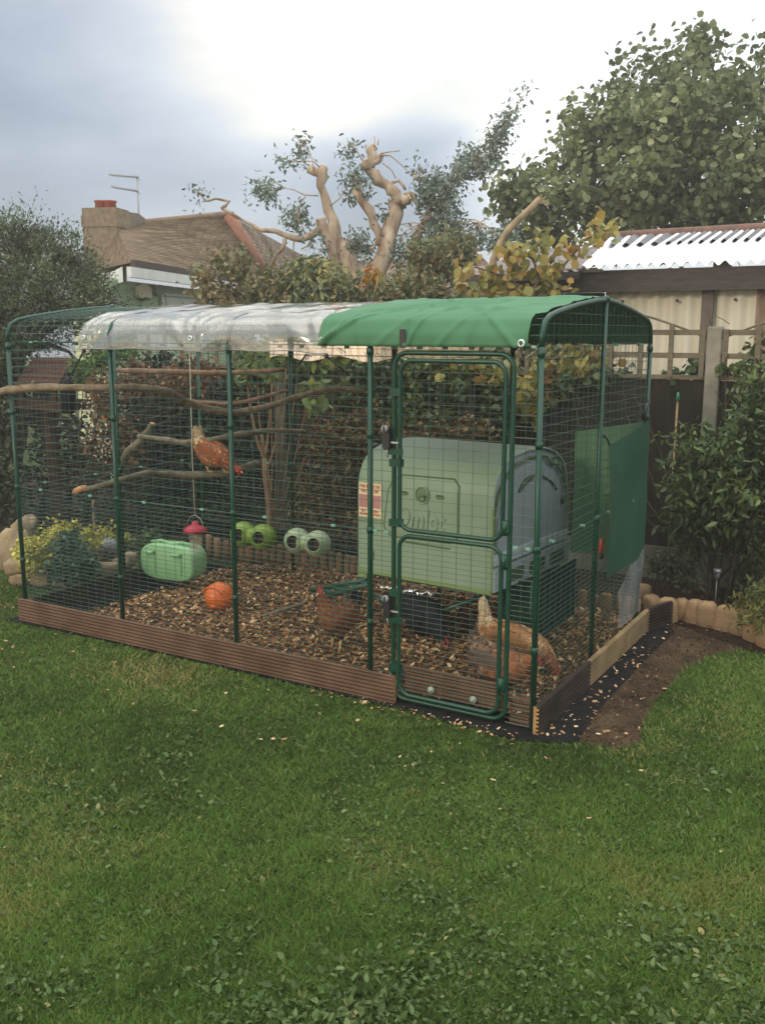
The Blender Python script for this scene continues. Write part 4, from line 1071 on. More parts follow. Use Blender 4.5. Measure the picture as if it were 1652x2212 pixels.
# speckled brown hen by the door, facing right, head lowered
stD = [(-.170, .235, .010, .022, 3), (-.150, .205, .030, .044, 3), (-.110, .165, .058, .070, 1), (-.05, .140, .080, .090, 1), (.01, .135, .086, .092, 2), (.07, .145, .074, .080, 2), (.115, .165, .054, .058, 0), (.145, .185, .038, .040, 0), (.168, .196, .028, .028, 0), (.185, .200, .022, .022, 4)]
cD = [cn('84502c'), cn('5c4c40'), cn('704a34'), cn('5c4f44'), cn('4b4038')]
b3 = G(1078, 1486, .06)
hen('speckled grey brown hen scratching just behind the lower door', stD, cD, (b3[0]+.02, .30, .045), RAD(-12), 1.12,
    [(-.02, -.038, .07, -.03, .05, -.01, .0), (.02, .038, .07, .02, .05, .03, .0)], (.196, .198, -.95), [cn('a58a6c'), cn('59493c'), cn('a5622f')], 620,
    dict(wing=(-.03, .165, .10, .15, .052), wy=.076, p=(-.145, .215), a=1.95, spread=.6, l=.075, w=.014, n=7, c=cn('5f5347')))
# ginger hen with cream tail pecking at right
stG = [(-.150, .275, .012, .022, 3), (-.145, .235, .028, .036, 3), (-.120, .185, .052, .062, 1), (-.06, .160, .074, .082, 1), (.0, .150, .080, .086, 1), (.06, .145, .072, .078, 2), (.115, .130, .056, .060, 2), (.155, .098, .038, .040, 0), (.180, .062, .028, .028, 0), (.190, .040, .021, .021, 5)]
cG = [GIN2, cn('8e6238'), cn('8f6844'), CRM, TAN, RED_]
b4 = G(1120, 1442, .06)
hen('ginger hen with upright cream tail pecking behind the right corner post', stG, cG, (-.335, .60, .055), RAD(6), 1.18,
    [(-.02, -.036, .08, -.03, .055, -.01, .0), (.02, .036, .08, .02, .055, .03, .0)], (.193, .036, -1.0), [CRM, cn('c98b4c'), GIN], 520,
    dict(wing=(-.02, .175, .10, .12, .048), wy=.070, p=(-.145, .245), a=1.75, spread=.45, l=.115, w=.014, n=7, c=CRM))
# black hen under the coop
stK = [(-.16, .215, .014, .03, 0), (-.14, .20, .034, .05, 0), (-.10, .175, .060, .074, 0), (-.04, .155, .080, .090, 0), (.02, .145, .082, .088, 0), (.07, .125, .066, .070, 0), (.11, .095, .044, .048, 0), (.135, .066, .030, .030, 0), (.148, .048, .022, .022, 0)]
b5 = G(905, 1400, .05)
hen('black hen pecking in the shade underneath the coop', stK, [BLK, BLK, BLK, BLK], (b5[0]-.02, b5[1]+.10, .05), RAD(-20), 1.18,
    [(-.01, -.036, .08, -.02, .055, -.0, .0), (.02, .036, .08, .02, .055, .03, .0)], (.156, .042, -.9), [cn('2b2a33'), cn('101114')], 380,
    dict(wing=(-.02, .17, .10, .12, .048), wy=.074, p=(-.145, .20), a=2.3, spread=.7, l=.09, w=.015, n=6, c=BLK))

# ================================================================== LOG EDGING
logm = mat('log_edging', cn('947554'), .85, col2=cn('7c5d3f'), scale=14, stretch=(3, 3, 1), bump=.6, bscale=50, spec=.2)
ed = thing('log_edging', 'roll of half round log edging along the back of the run', 'edging', (-3.9, 2.0, 0))
x = -3.86
while x < .0:
    w_ = rng.uniform(.045, .078); h_ = .205+rng.normal()*.014-.02*(x > -2.2)
    mb = MB(); pr_ = [(w_/2*math.cos(a), -w_*.36*math.sin(a)) for a in np.linspace(0, math.pi, 9)]; k = len(pr_)
    rows_ = [(0, 1), (h_*.5, 1), (h_-.012, 1), (h_-.002, .86), (h_+.003, .5)]
    vs = [(x+3.9+px_*s_, py_*s_, z_) for z_, s_ in rows_ for px_, py_ in pr_]
    fs = [(i*k+j, i*k+j+1, (i+1)*k+j+1, (i+1)*k+j) for i in range(len(rows_)-1) for j in range(k-1)]+[tuple((len(rows_)-1)*k+j for j in range(k)), tuple(range(k))]
    mb.add(vs, fs, 0, True); mb.build('log', logm, ed); x += w_+rng.uniform(.010, .024)
sand = mat('scalloped_stone', cn('a88c68'), .85, col2=cn('866c50'), scale=9, bump=.7, bscale=40, spec=.2)
pts_ = [(1384, 1300, .13), (1408, 1326, .13), (1440, 1342, .16), (1470, 1338, .15), (1496, 1346, .16), (1526, 1354, .17), (1560, 1362, .17), (1592, 1370, .17), (1622, 1384, .17), (1652, 1398, .17), (1686, 1414, .17)]
words = ['leftmost scalloped stone half hidden by the plastic sheet', 'rounded stone at the tip of the angled plank', 'broad scalloped stone just right of the angled plank', 'narrow scalloped stone left of the solar light', 'wide flat faced stone left of the solar light', 'scalloped stone directly below the solar light', 'scalloped stone just right of the solar light', 'second scalloped stone right of the solar light', 'third scalloped stone right of the solar light', 'scalloped stone at the right edge of the picture', 'scalloped stone continuing past the right edge']
for i, ((px, py, h_), lb) in enumerate(zip(pts_, words)):
    c = G(px, py); nx_ = G(*pts_[min(i+1, len(pts_)-1)][:2])-G(*pts_[max(i-1, 0)][:2]); ang = math.atan2(nx_[1], nx_[0])
    w_ = np.linalg.norm(G(px+16, py+6)-c)*(1.02 if i != 3 else .74)
    mb = MB(); n = 16; vs = []
    prof_ = [(w_*.97, 0), (w_, .05), (w_*.98, h_*.72), (w_*.82, h_*.90), (w_*.5, h_*1.0), (w_*.15, h_*1.03)]
    for hw, z in prof_:
        for j in range(n):
            cx_, sy_ = sup(2*math.pi*j/n, .65); vs.append((hw*cx_*(1+rng.normal()*.02), min(.045, hw)*sy_+rng.normal()*.002, z+rng.normal()*.002))
    fs = [(a*n+j, a*n+(j+1) % n, (a+1)*n+(j+1) % n, (a+1)*n+j) for a in range(len(prof_)-1) for j in range(n)]+[tuple((len(prof_)-1)*n+j for j in range(n))]
    mb.add(vs, fs, 0, True); o = mb.build('edging_stone', sand, loc=(float(c[0]), float(c[1]), 0)); o.rotation_euler = (RAD(rng.normal()*3), RAD(rng.normal()*3), ang)
    tag(o, lb, 'edging stone', 'scalloped stones edging the flower bed')
# solar light
sl_ = thing('solar_light', 'small steel solar stake light standing in the flower bed', 'garden light', G(1543, 1312))
o = np.array(sl_.location); zt = AY(1545, 1228, o[1])[2]
mb = MB(); mb.cyl((0, 0, 0), (0, 0, zt-.08), .0035, 8); mb.build('stake', steel, sl_)
mb = MB(); mb.tube([(0, 0, zt-.085), (0, 0, zt-.06), (0, 0, zt-.03)], [.006, .017, .024], 14); mb.build('glass', mat('light_glass', cn('8f7f72'), .15), sl_)
mb = MB(); mb.cyl((0, 0, zt-.03), (0, 0, zt), .027, 16); mb.build('cap', mat('steel_cap', cn('d0d1cf'), .3, metal=.5), sl_)

# ================================================================== FENCE
fence_m = mat('fence_boards', cn('3a332a'), .9, col2=cn('2a261f'), scale=4, stretch=(8, 8, .6), bump=.4, bscale=40, spec=.15)
conc = mat('concrete', cn('9a9484'), .9, col2=cn('7d7768'), scale=8, bump=.4, bscale=120, spec=.2)
conc_l = mat('gravel_board', cn('7c776a'), .9, col2=cn('5e5b50'), scale=5, bump=.4, bscale=90, spec=.2)
trel = mat('trellis_wood', cn('7a705c'), .85, col2=cn('5f5746'), scale=9, stretch=(1, 1, 4), spec=.2)
FY = 3.3
posts = [-7.83, -5.85, -3.89, -1.93, .07, 2.03]
plab = ['concrete fence post hidden at the far left behind the conifer', 'concrete fence post behind the left end of the run', 'concrete fence post seen through the middle of the run', 'concrete fence post seen above the coop', 'tall concrete fence post behind the leafy bush on the right', 'concrete fence post beyond the right edge']
for x, lb in list(zip(posts, plab))[1:5]:
    mb = MB(); w_ = .052; c_ = .008
    poly = [(-w_, -w_+c_), (-w_+c_, -w_), (w_-c_, -w_), (w_, -w_+c_), (w_, w_), (-w_, w_)]
    vs = [(px_*s_, py_*s_, z) for z, s_ in ((0, 1), (1.945, 1), (1.96, .9)) for px_, py_ in poly]
    k = 6; mb.add(vs, [(i*k+j, i*k+(j+1) % k, (i+1)*k+(j+1) % k, (i+1)*k+j) for i in range(2) for j in range(k)]+[tuple(12+j for j in range(6))])
    tag(mb.build('fence_post', conc, loc=(x, FY, 0)), lb, 'fence post', 'concrete fence posts')
fl_ = ['fence panel far behind the left end of the run', 'fence panel behind the left half of the run', 'fence panel behind the coop and doors', 'trellis topped fence panel behind the right end of the run', 'trellis topped fence panel at the right edge behind the bush']
for i in range(1, 5):
    a, b = posts[i]+.052, posts[i+1]-.052
    fp = thing('garden_fence', fl_[i], 'fence', (a, FY, 0), 0, 'dark board fence panels')
    L_ = b-a; mb = MB(); x = .0
    while x < L_-.001:
        w_ = min(.100, L_-x); yy = -.012+rng.normal()*.001
        mb.box((x+.001, yy, .27), (x+w_-.002, yy+.012, 1.565+rng.normal()*.002)); x += w_
    mb.build('boards', fence_m, fp)
    for bx0, bx1 in (((.0, .004, 1.50), (L_, .032, 1.56)), ((-.0, -.032, 1.568), (L_, .022, 1.600)), ((0, .004, .5), (L_, .032, .56))):
        mb = MB(); mb.box(bx0, bx1); mb.build('rail', trel, fp)
    mb = MB(); mb.box((0, -.022, .0), (L_, .022, .265)); mb.build('gravel_board', conc_l, fp)
    tr_ = MB(); na = 30
    arcz = lambda u: 1.875+.235*math.sin(math.pi*u)
    tr_.tube([(L_*j/na, -.02, arcz(j/na)) for j in range(na+1)], .009, 6)
    for z in (1.745, 1.915): tr_.box((0, -.028, z-.020), (L_, -.012, z+.020))
    nt_ = 8
    for j in range(0, nt_+1):
        x = .03+(L_-.06)*j/nt_; tr_.box((x-.018, -.046, 1.58), (x+.018, -.030, max(1.94, arcz(x/L_))))
    tr_.build('trellis', trel, fp)
# bamboo cane with cap
cn0 = AY(1440, 1200, 3.12); cz_ = AY(1440, 862, 3.12)[2]
cne = thing('bamboo_cane', 'thin bamboo cane with a green cap leaning on the dark fence', 'cane', (cn0[0], 3.12, 0))
mb = MB(); mb.tube([(0.01, 0, 0), (.0, .02, .6), (0.0, .05, cz_)], .008, 7); mb.build('cane', mat('bamboo', cn('a9885a'), .6, col2=cn('87704c'), scale=12), cne)
mb = MB(); mb.tube([(0, .05, cz_-.01), (0, .05, cz_+.05)], [.018, .006], 10); mb.build('cap', mat('cane_cap', cn('2c8a63'), .5), cne)

# ================================================================== SHED (right)
iron = mat('corrugated_cream', cn('dcd6c2'), .7, col2=cn('cbc3aa'), scale=2.2, stretch=(3, 1, .5), spec=.2)
ironw = mat('corrugated_roof', cn('e9ebec'), .45, col2=cn('d5d8da'), scale=5, spec=.5)
irong = mat('grey_roofing', cn('6d6d70'), .7, col2=cn('55565a'), scale=5)
rustm = mat('rusty_ridge', cn('7c5a4a'), .8, col2=cn('5a4640'), scale=10)
darkw = mat('dark_timber', cn('4c423d'), .85, col2=cn('39322f'), scale=7, stretch=(1, 6, 6), bump=.3, bscale=40)
sh = thing('corrugated_shed', 'shed with a bright corrugated roof and cream corrugated wall behind the fence', 'shed', (-1.30, 4.85, 0))
def corr(x0, x1, fn, pitch, amp, m_rows, name, material, parent, mats=None, rustbands=None):
    n = int((x1-x0)/pitch*8); P = np.zeros((n+1, m_rows+1, 3))
    for i in range(n+1):
        x = x0+(x1-x0)*i/n; h = amp*math.sin(2*math.pi*(x-x0)/pitch)
        for j in range(m_rows+1): P[i, j] = fn(x, j/m_rows, h)
    mb = MB(); mb.grid(P); return mb.build(name, material, parent, fix=False)
EZs = 2.47
corr(.03, 3.4, lambda x, v, h: (x, .0-h, 2.32*v+.0*(1-v)), .146, .020, 2, 'wall', iron, sh)
stain = mat('rust_stained_iron', cn('a08a72'), .8, col2=cn('7f6a58'), scale=9)
mb = MB(); mb.box((.92, -.06, .3), (1.02, -.025, 2.3)); mb.build('timber_post', mat('grey_timber', cn('6f6459'), .9, col2=cn('564c44'), scale=8), sh)
mb = MB()
P = np.array([[(.03+.146*9.2+.146*2.2*i/30, -.004-.020*math.sin(2*math.pi*(.146*9.2+.146*2.2*i/30)/.146), 1.5+.80*j/3) for j in range(4)] for i in range(31)]); mb.grid(P); mb.build('stained_sheet', stain, sh)
for i in range(5):
    mb = MB(); x = .2+i*.50; mb.ell((x, -.03, 2.20), (.014, .014, .014)); mb.build('bolt', rustm, sh)
mb = MB(); mb.box((-.86, -.16, 2.28), (3.4, -.12, 2.475)); mb.box((-.86, -.12, 2.32), (3.4, .0, 2.42)); mb.build('fascia', darkw, sh)
mb = MB(); mb.box((-.85, -.10, .3), (.03, -.02, 2.28)); mb.build('opening_shade', mat('dark_shed_wall', cn('433c36'), .9, col2=cn('2e2a27'), scale=5), sh)  # solid dark sheet, its colour stands in for the shade of an opening
mb = MB(); mb.box((-.35, -.18, 2.475), (-.0, -.12, 2.50)); mb.box((-.86, -.185, 2.46), (.05, -.165, 2.485)); mb.build('eave_batten', trel, sh)
pit = .105
corr(-.16, 3.4, lambda x, v, h: (x+(.0-.30*v)*(1 if x < .3 else .0)*max(0, 1-(x+.16)/.46), -.20+1.75*v, EZs+.035+.42*v+h), pit, .020, 10, 'roof', ironw, sh)
# darker, dirtier strip near the ridge, lapped above the lower sheets
corr(-.10, 3.4, lambda x, v, h: (x-.30*(.55+.45*v)*max(0, 1-(x+.10)/.46), .95+.62*v, EZs+.035+.42*(1.15+.62*v)/1.75+h+.009), pit, .020, 4, 'upper_sheets', irong, sh)
mb = MB(); mb.tube([(-.62, 1.60, EZs+.47), (3.4, 1.60, EZs+.50)], .055, 8); mb.build('ridge_cap', rustm, sh)
# lean-to roof left of it
corr(-1.45, -.14, lambda x, v, h: (x+.25*v, -.25+1.70*v, EZs+.0+.36*v+h*.8), .10, .016, 8, 'lower_roof', mat('pink_grey_roofing', cn('8d8583'), .8, col2=cn('6a6668'), scale=8), sh)
mb = MB(); mb.box((-1.45, -.27, EZs-.075), (-.15, -.23, EZs-.005)); mb.build('gutter_board', darkw, sh)
# small gabled outhouse left of the shed
gb = thing('gabled_outhouse', 'small pale green gabled outhouse with a cream bargeboard beyond the fence', 'outhouse', (0, 0, 0))
Yg = 5.0; a = AY(925, 660, Yg); b = AY(1048, 590, Yg); c2_ = AY(1130, 600, Yg)
mb = MB(); pb = [(a[0], a[2]-.02), (b[0], b[2]-.02), (c2_[0]+.4, b[2]-.5), (c2_[0]+.4, 0), (a[0], 0)]
mb.prism(pb, 1, Yg+.03, Yg+1.6); mb.build('wall', mat('pale_green_render', cn('b9c6a6'), .9, col2=cn('a8b598'), scale=4), gb)
mb = MB(); d = unit(np.array([b[0]-a[0], 0, b[2]-a[2]])); nv = np.array([-d[2], 0, d[0]])*.035
for s, (y0, y1) in (('x', (Yg-.03, Yg+.03)),):
    q = [a-d*.05, b+d*.03]; vs = []
    for y in (y0, y1):
        for p, sgn in ((q[0], -1), (q[1], -1), (q[1], 1), (q[0], 1)): vs.append((p[0]+nv[0]*sgn, y, p[2]+nv[2]*sgn))
    mb.add(vs, [(0, 1, 2, 3), (7, 6, 5, 4), (0, 4, 5, 1), (1, 5, 6, 2), (2, 6, 7, 3), (3, 7, 4, 0)])
mb.build('bargeboard', mat('cream_paint', cn('d9cfae'), .6), gb)
mb = MB(); u_ = nv*1.3; mb.add([a+u_+[0, 0, 0], b+u_, b+u_+[0, 1.7, 0], a+u_+[0, 1.7, 0], a+u_+[0, 0, .02], b+u_+[0, 0, .02], b+u_+[0, 1.7, .02], a+u_+[0, 1.7, .02]], [(0, 1, 2, 3), (7, 6, 5, 4), (0, 4, 5, 1), (1, 5, 6, 2), (2, 6, 7, 3), (3, 7, 4, 0)]); mb.build('roof', irong, gb)

# ================================================================== HOUSES
def tilemat(name, c1, c2, mortar, sc=1.):
    M = bpy.data.materials.new(name); M.use_nodes = True; t = M.node_tree; b = t.nodes['Principled BSDF']; b.inputs['Roughness'].default_value = .9; b.inputs['Specular IOR Level'].default_value = .15
    u = t.nodes.new('ShaderNodeUVMap'); br = t.nodes.new('ShaderNodeTexBrick'); t.links.new(u.outputs[0], br.inputs['Vector'])
    br.inputs['Scale'].default_value = 1; br.inputs['Brick Width'].default_value = .17*sc; br.inputs['Row Height'].default_value = .085*sc; br.inputs['Mortar Size'].default_value = .012; br.inputs['Bias'].default_value = 0
    br.inputs['Color1'].default_value = (*c1, 1); br.inputs['Color2'].default_value = (*c2, 1); br.inputs['Mortar'].default_value = (*mortar, 1)
    nz_ = t.nodes.new('ShaderNodeTexNoise'); nz_.inputs['Scale'].default_value = 3.5; nz_.inputs['Detail'].default_value = 8; t.links.new(u.outputs[0], nz_.inputs[0])
    mx = t.nodes.new('ShaderNodeMixRGB'); mx.blend_type = 'MULTIPLY'; mx.inputs[0].default_value = .8
    rr = t.nodes.new('ShaderNodeValToRGB'); rr.color_ramp.elements[0].position = .35; rr.color_ramp.elements[0].color = (.55, .5, .47, 1); rr.color_ramp.elements[1].position = .65; rr.color_ramp.elements[1].color = (1.25, 1.2, 1.1, 1)
    t.links.new(nz_.outputs[0], rr.inputs[0]); t.links.new(br.outputs['Color'], mx.inputs[1]); t.links.new(rr.outputs[0], mx.inputs[2]); t.links.new(mx.outputs[0], b.inputs['Base Color'])
    bp = t.nodes.new('ShaderNodeBump'); bp.inputs['Strength'].default_value = .8; bp.inputs['Distance'].default_value = .02; bp.invert = True
    t.links.new(br.outputs['Fac'], bp.inputs['Height']); t.links.new(bp.outputs[0], b.inputs['Normal'])
    return M
tile1 = tilemat('brown_tiles', cn('8b7b64'), cn('6f604d'), cn('5e5142'))
tile2 = tilemat('dark_tiles', cn('8f8072'), cn('776a5d'), cn('524a42'))
def roof_face(name, pts, material, parent, thick=.06):
    """pts eave-left, eave-right, top-right, top-left (or 3 points); courses modelled as lapped steps"""
    P = [np.array(p, float) for p in pts]
    if len(P) == 3: P = [P[0], P[1], P[2], P[2]]
    wid = np.linalg.norm(P[1]-P[0]); hgt_ = np.linalg.norm((P[3]+P[2])/2-(P[0]+P[1])/2); n = max(4, int(hgt_/.085))
    nrm = unit(np.cross(P[1]-P[0], P[3]-P[0])); nrm = nrm if nrm[2] > 0 else -nrm
    V = []; Fc = []; UV = []
    for i in range(n):
        v0, v1 = i/n, (i+1)/n
        a = P[0]*(1-v0)+P[3]*v0; b = P[1]*(1-v0)+P[2]*v0; c = P[1]*(1-v1)+P[2]*v1; d = P[0]*(1-v1)+P[3]*v1
        o = len(V); V += [a+nrm*.002, b+nrm*.002, c, d, a, b]; Fc += [(o, o+1, o+2, o+3), (o+4, o+5, o+1, o)]
        u0 = np.dot(a-P[0], unit(P[1]-P[0])); u1 = np.dot(b-P[0], unit(P[1]-P[0])); u2 = np.dot(c-P[0], unit(P[1]-P[0])); u3 = np.dot(d-P[0], unit(P[1]-P[0]))
        UV += [(u0, i*.085), (u1, i*.085), (u2, i*.085+.085), (u3, i*.085+.085), (u0, i*.085), (u1, i*.085), (u1, i*.085+.005), (u0, i*.085+.005)]
    me = bpy.data.meshes.new(name); me.from_pydata([tuple(v) for v in V], [], Fc); me.materials.append(material)
    uv = me.uv_layers.new(name='UVMap'); uv.data.foreach_set('uv', np.array(UV, dtype=np.float32).ravel()); me.update()
    o = bpy.data.objects.new(name, me); COL.objects.link(o); o.parent = parent; return o
whitep = mat('white_paint', cn('dfe2dc'), .6, col2=cn('cfd3cd'), scale=6)
render_g = mat('mint_render', cn('b3c5a8'), .9, col2=cn('a6b89b'), scale=3)
render_y = mat('cream_render', cn('c9cba0'), .9)
h1 = thing('bungalow', 'mint green bungalow with mossy brown tiled roof and chimney at left', 'house', (0, 0, 0))
A_ = AD(278, 592, 11.5); B_ = AD(560, 632, 14.6); C_ = AD(250, 487, 16.5); D_ = AD(492, 463, 17.0)
B_[2] = A_[2] = 2.60+.0; 
A_ = CAM+ray(286, 585)*((2.66-CAM[2])/ray(286, 585)[2]); B_ = CAM+ray(585, 628)*((2.66-CAM[2])/ray(585, 628)[2])
roof_face('roof', [A_-[0, 0, -.10], B_+[0, 0, .10], D_, C_], tile1, h1)
E_ = AD(180, 590, 17.5); roof_face('roof', [A_+[0, 0, .1], C_, C_+[0, 0, .001], E_], tile1, h1)
Fp = AD(720, 600, 19.0); roof_face('roof', [B_+[0, 0, .10], Fp, AD(700, 577, 21.0), D_], tile2, h1)
mb = MB(); mb.tube([D_, (D_+B_)/2+[0, 0, .06], B_+[0, 0, .12]], .115, 8); mb.build('hip_tiles', mat('terracotta_ridge', cn('96664f'), .85, col2=cn('7d5644'), scale=9), h1)
mb = MB(); mb.tube([C_, D_], .06, 8); mb.build('ridge_tiles', mat('brown_ridge', cn('8d7a62'), .9, col2=cn('6f5e4b'), scale=9), h1)
mb = MB(); mb.tube([C_, E_], .05, 8); mb.build('ridge_tiles', MATS['brown_ridge'], h1)
mbv = unit(B_-A_); nh = np.array([mbv[1], -mbv[0], 0.]); 
if nh @ (CAM-A_) < 0: nh = -nh
mb = MB()
def slab(mb, a, b, z0, z1, off0, off1, mi=0):
    vs = [(*(a+nh*o)[:2], z) for z in (z0, z1) for o in (off0,)]+[]
    q = [a+nh*off0, b+nh*off0, b+nh*off1, a+nh*off1]
    mb.add([(*p[:2], z) for z in (z0, z1) for p in q], [(0, 3, 2, 1), (4, 5, 6, 7), (0, 1, 5, 4), (1, 2, 6, 5), (2, 3, 7, 6), (3, 0, 4, 7)], mi)
slab(mb, A_-mbv*.15, B_, 2.575, 2.70, .0, .06); mb.build('fascia', whitep, h1)
mb = MB(); slab(mb, A_, B_, 2.70, 2.79, -.02, .04); mb.build('gutter', mat('dark_gutter', cn('3a2f2b'), .6), h1)
mb = MB(); slab(mb, A_+mbv*.02, B_, 0, 2.57, -.45, -.35); mb.build('wall', render_g, h1)
sdv = unit(E_-A_); sdv[2] = 0; sdv = unit(sdv)
mb = MB(); q = A_+mbv*.02-nh*.35; q2_ = q+sdv*5; mb.add([(*q[:2], 0), (*q2_[:2], 0), (*q2_[:2], 2.57), (*q[:2], 2.57)], [(0, 1, 2, 3)]); mb.add([(*(p+mbv*.1)[:2], z) for p, z in ((q, 0), (q2_, 0), (q2_, 2.57), (q, 2.57))], [(3, 2, 1, 0)]); mb.build('side_wall', render_y, h1)
mb = MB(); q = A_-mbv*.15; q2_ = q+sdv*5; nn2 = np.array([-sdv[1], sdv[0], 0]); nn2 = nn2 if nn2 @ (CAM-q) > 0 else -nn2
mb.add([(*(q+nn2*.05)[:2], 2.52), (*(q2_+nn2*.05)[:2], 2.52), (*(q2_+nn2*.05)[:2], 2.70), (*(q+nn2*.05)[:2], 2.70), (*q[:2], 2.52), (*q2_[:2], 2.52), (*q2_[:2], 2.70), (*q[:2], 2.70)], [(0, 1, 2, 3), (7, 6, 5, 4), (0, 4, 5, 1), (3, 2, 6, 7)]); mb.build('side_fascia', whitep, h1)
def on_wall(px, py, off=-.34):   # point on the front wall plane of the bungalow
    p0 = A_+nh*off; d = ray(px, py); s_ = ((p0-CAM) @ nh)/(d @ nh); return CAM+d*s_
def wall_disc(px, py, rx, ry, sides, mats_, name, th, rot=0.):
    c = on_wall(px, py); mb = MB(); vs = []
    e = on_wall(px+rx, py)-c; rr = np.linalg.norm(e); rz_ = np.linalg.norm(on_wall(px, py-ry)-c)
    for o in (0, th):
        for j in range(sides):
            a_ = 2*math.pi*j/sides+rot; p = c+mbv*rr*math.cos(a_)+np.array([0, 0, rz_*math.sin(a_)])+nh*o; vs.append(p)
    mb.add(vs, [tuple(range(sides)), tuple(range(sides, 2*sides))[::-1]]+[(j, (j+1) % sides, sides+(j+1) % sides, sides+j) for j in range(sides)])
    return mb.build(name, mats_, h1)
wall_disc(305, 631, 15, 19, 6, mat('alarm_cream', cn('e0d3b4'), .5), 'alarm_box', .07, RAD(30))
wall_disc(306, 646, 7, 4, 6, blackm, 'alarm_label', .085, 0)
wall_disc(336, 627, 10, 12, 16, mat('vent_grey', cn('8e9089'), .6), 'round_vent', .08)
gx = [on_wall(347, 630, -.32), on_wall(560, 668, -.32)]
mb = MB()
def wbox(x0, x1, y0, y1, th, mi=0):
    a, b = on_wall(x0, y0), on_wall(x1, y0); zt, zb = a[2], on_wall(x0, y1)[2]
    q = [a, b, b+nh*th, a+nh*th]; mb.add([(*p[:2], z) for z in (zb, zt) for p in q], [(0, 3, 2, 1), (4, 5, 6, 7), (0, 1, 5, 4), (1, 2, 6, 5), (2, 3, 7, 6), (3, 0, 4, 7)], mi)
wbox(346, 560, 632, 720, .03); wbox(346, 560, 627, 632, .06, 1); wbox(353, 430, 638, 641, .038, 1); wbox(353, 354.5, 638, 660, .038, 1); wbox(353, 430, 659, 661, .038, 1)
mb.build('garage_door', [whitep, mat('door_trim', cn('a5a79b'), .7)], h1)
# chimney
brick = mat('chimney_brick', cn('8f806a'), .95, col2=cn('6f604a'), scale=12, bump=.5, bscale=30)
brickg = mat('chimney_render', cn('7d7464'), .95, col2=cn('645c50'), scale=8, bump=.5, bscale=30)
ch = AD(235, 560, 16.0); mb = MB(); Mz = Matrix.Translation((ch[0], ch[1], 0)) @ Matrix.Rotation(math.atan2(mbv[1], mbv[0]), 4, 'Z')
zt = AD(232, 455, 16.0)[2]
mb.box((-.26, -.30, 2.9), (.22, .3, zt), 0, Mz); mb.box((-.275, -.315, zt-.30), (.235, .315, zt-.12), 0, Mz)
pc = resample([(.22, zt-.02), (.6, zt), (.95, zt-.08), (1.1, zt-.20), (1.12, zt-.75), (.22, zt-.95)], 14)
mb.prism([(p[0], p[1]) for p in pc], 1, -.30, .30, 1); nvv = 2*len(pc)
for i in range(len(mb.v)-nvv, len(mb.v)): mb.v[i] = tuple(Mz @ Vector(mb.v[i]))
mb.build('chimney', [brick, brickg], h1)
tp = mat('terracotta_pot', cn('a4503c'), .8, col2=cn('8a4436'), scale=9)
for px in (220, 238):
    c = AD(px, 452, 16.0); mb = MB(); mb.tube([c-[0, 0, .08], c+[0, 0, .10], c+[0, 0, .11], c+[0, 0, .135]], [.115, .10, .118, .118], 14); mb.build('chimney_pot', tp, h1)
alu = mat('aerial_metal', cn('9a9a9a'), .5, metal=.6)
an = AD(300, 480, 16.5); at_ = AD(297, 380, 16.5)
mb = MB(); mb.cyl(an-[0, 0, .4], at_, .018, 6); mb.build('aerial_mast', alu, h1)
for y0, x0, x1, y1 in ((380, 300, 235, 377), (410, 299, 240, 403)):
    a = AD(x0, y0+3, 16.5); b = AD(x1, y1, 16.2); mb = MB(); mb.cyl(a, b, .010, 6)
    for j in range(13):
        p = a+(b-a)*(.05+.95*j/13); s_ = .09 if j else .16; mb.cyl(p-np.array([.3, .9, 0])*s_*.4+[0, 0, s_*.3], p+np.array([.3, .9, 0])*s_*.4-[0, 0, s_*.3], .005, 4)
    mb.build('aerial_boom', alu, h1)
# second house behind the pollarded tree
h2 = thing('tiled_house', 'house with dull brown tiled roof and small red brick chimney behind the pruned tree', 'house', (0, 0, 0))
a, b, c, d = AD(560, 700, 15.5), AD(1060, 690, 17.0), AD(860, 560, 20.), AD(690, 566, 19.)
roof_face('roof', [a, b, c, d], tile2, h2)
roof_face('roof', [b, AD(1120, 620, 22.), AD(1010, 560, 22.), c], tile2, h2)
e = AD(1075, 575, 22.); roof_face('roof', [AD(930, 640, 21.), AD(1110, 620, 21.), AD(1020, 536, 22.5), AD(960, 540, 22.5)], tilemat('pinkish_tiles', cn('86685a'), cn('70564b'), cn('4a3a33')), h2)
mb = MB(); q = AD(688, 590, 17.5); mb.box((q[0]-.26, q[1]-.26, q[2]-.9), (q[0]+.26, q[1]+.26, q[2]+.24)); mb.box((q[0]-.30, q[1]-.30, q[2]+.16), (q[0]+.30, q[1]+.30, q[2]+.22)); mb.build('chimney', mat('red_brick', cn('a85a40'), .9, col2=cn('8c4a38'), scale=14), h2)
mb = MB(); mb.add([(*a[:2], 0), (*b[:2], 0), (*b[:2], a[2]), (*a[:2], a[2]), (*d[:2], 0), (*c[:2], 0), (*c[:2], a[2]), (*d[:2], a[2])], [(0, 1, 2, 3), (4, 7, 6, 5), (0, 3, 7, 4), (1, 5, 6, 2)]); mb.build('wall', render_y, h2)

# ================================================================== TREES AND PLANTS
def lm(name, cols, rough=.5, trans=.25, spec=.35):
    k = len(cols); return leafmat(name, [(i/(k-1), cn(c)) for i, c in enumerate(cols)], rough, trans, spec)
def plant(name, label, cat, root, group=None):
    return thing(name, label, cat, (float(root[0]), float(root[1]), 0.), 0, group)
def addto(o, parent): # keep world position under an empty
    o.parent = parent; o.location = tuple(-np.array(parent.location)); return o

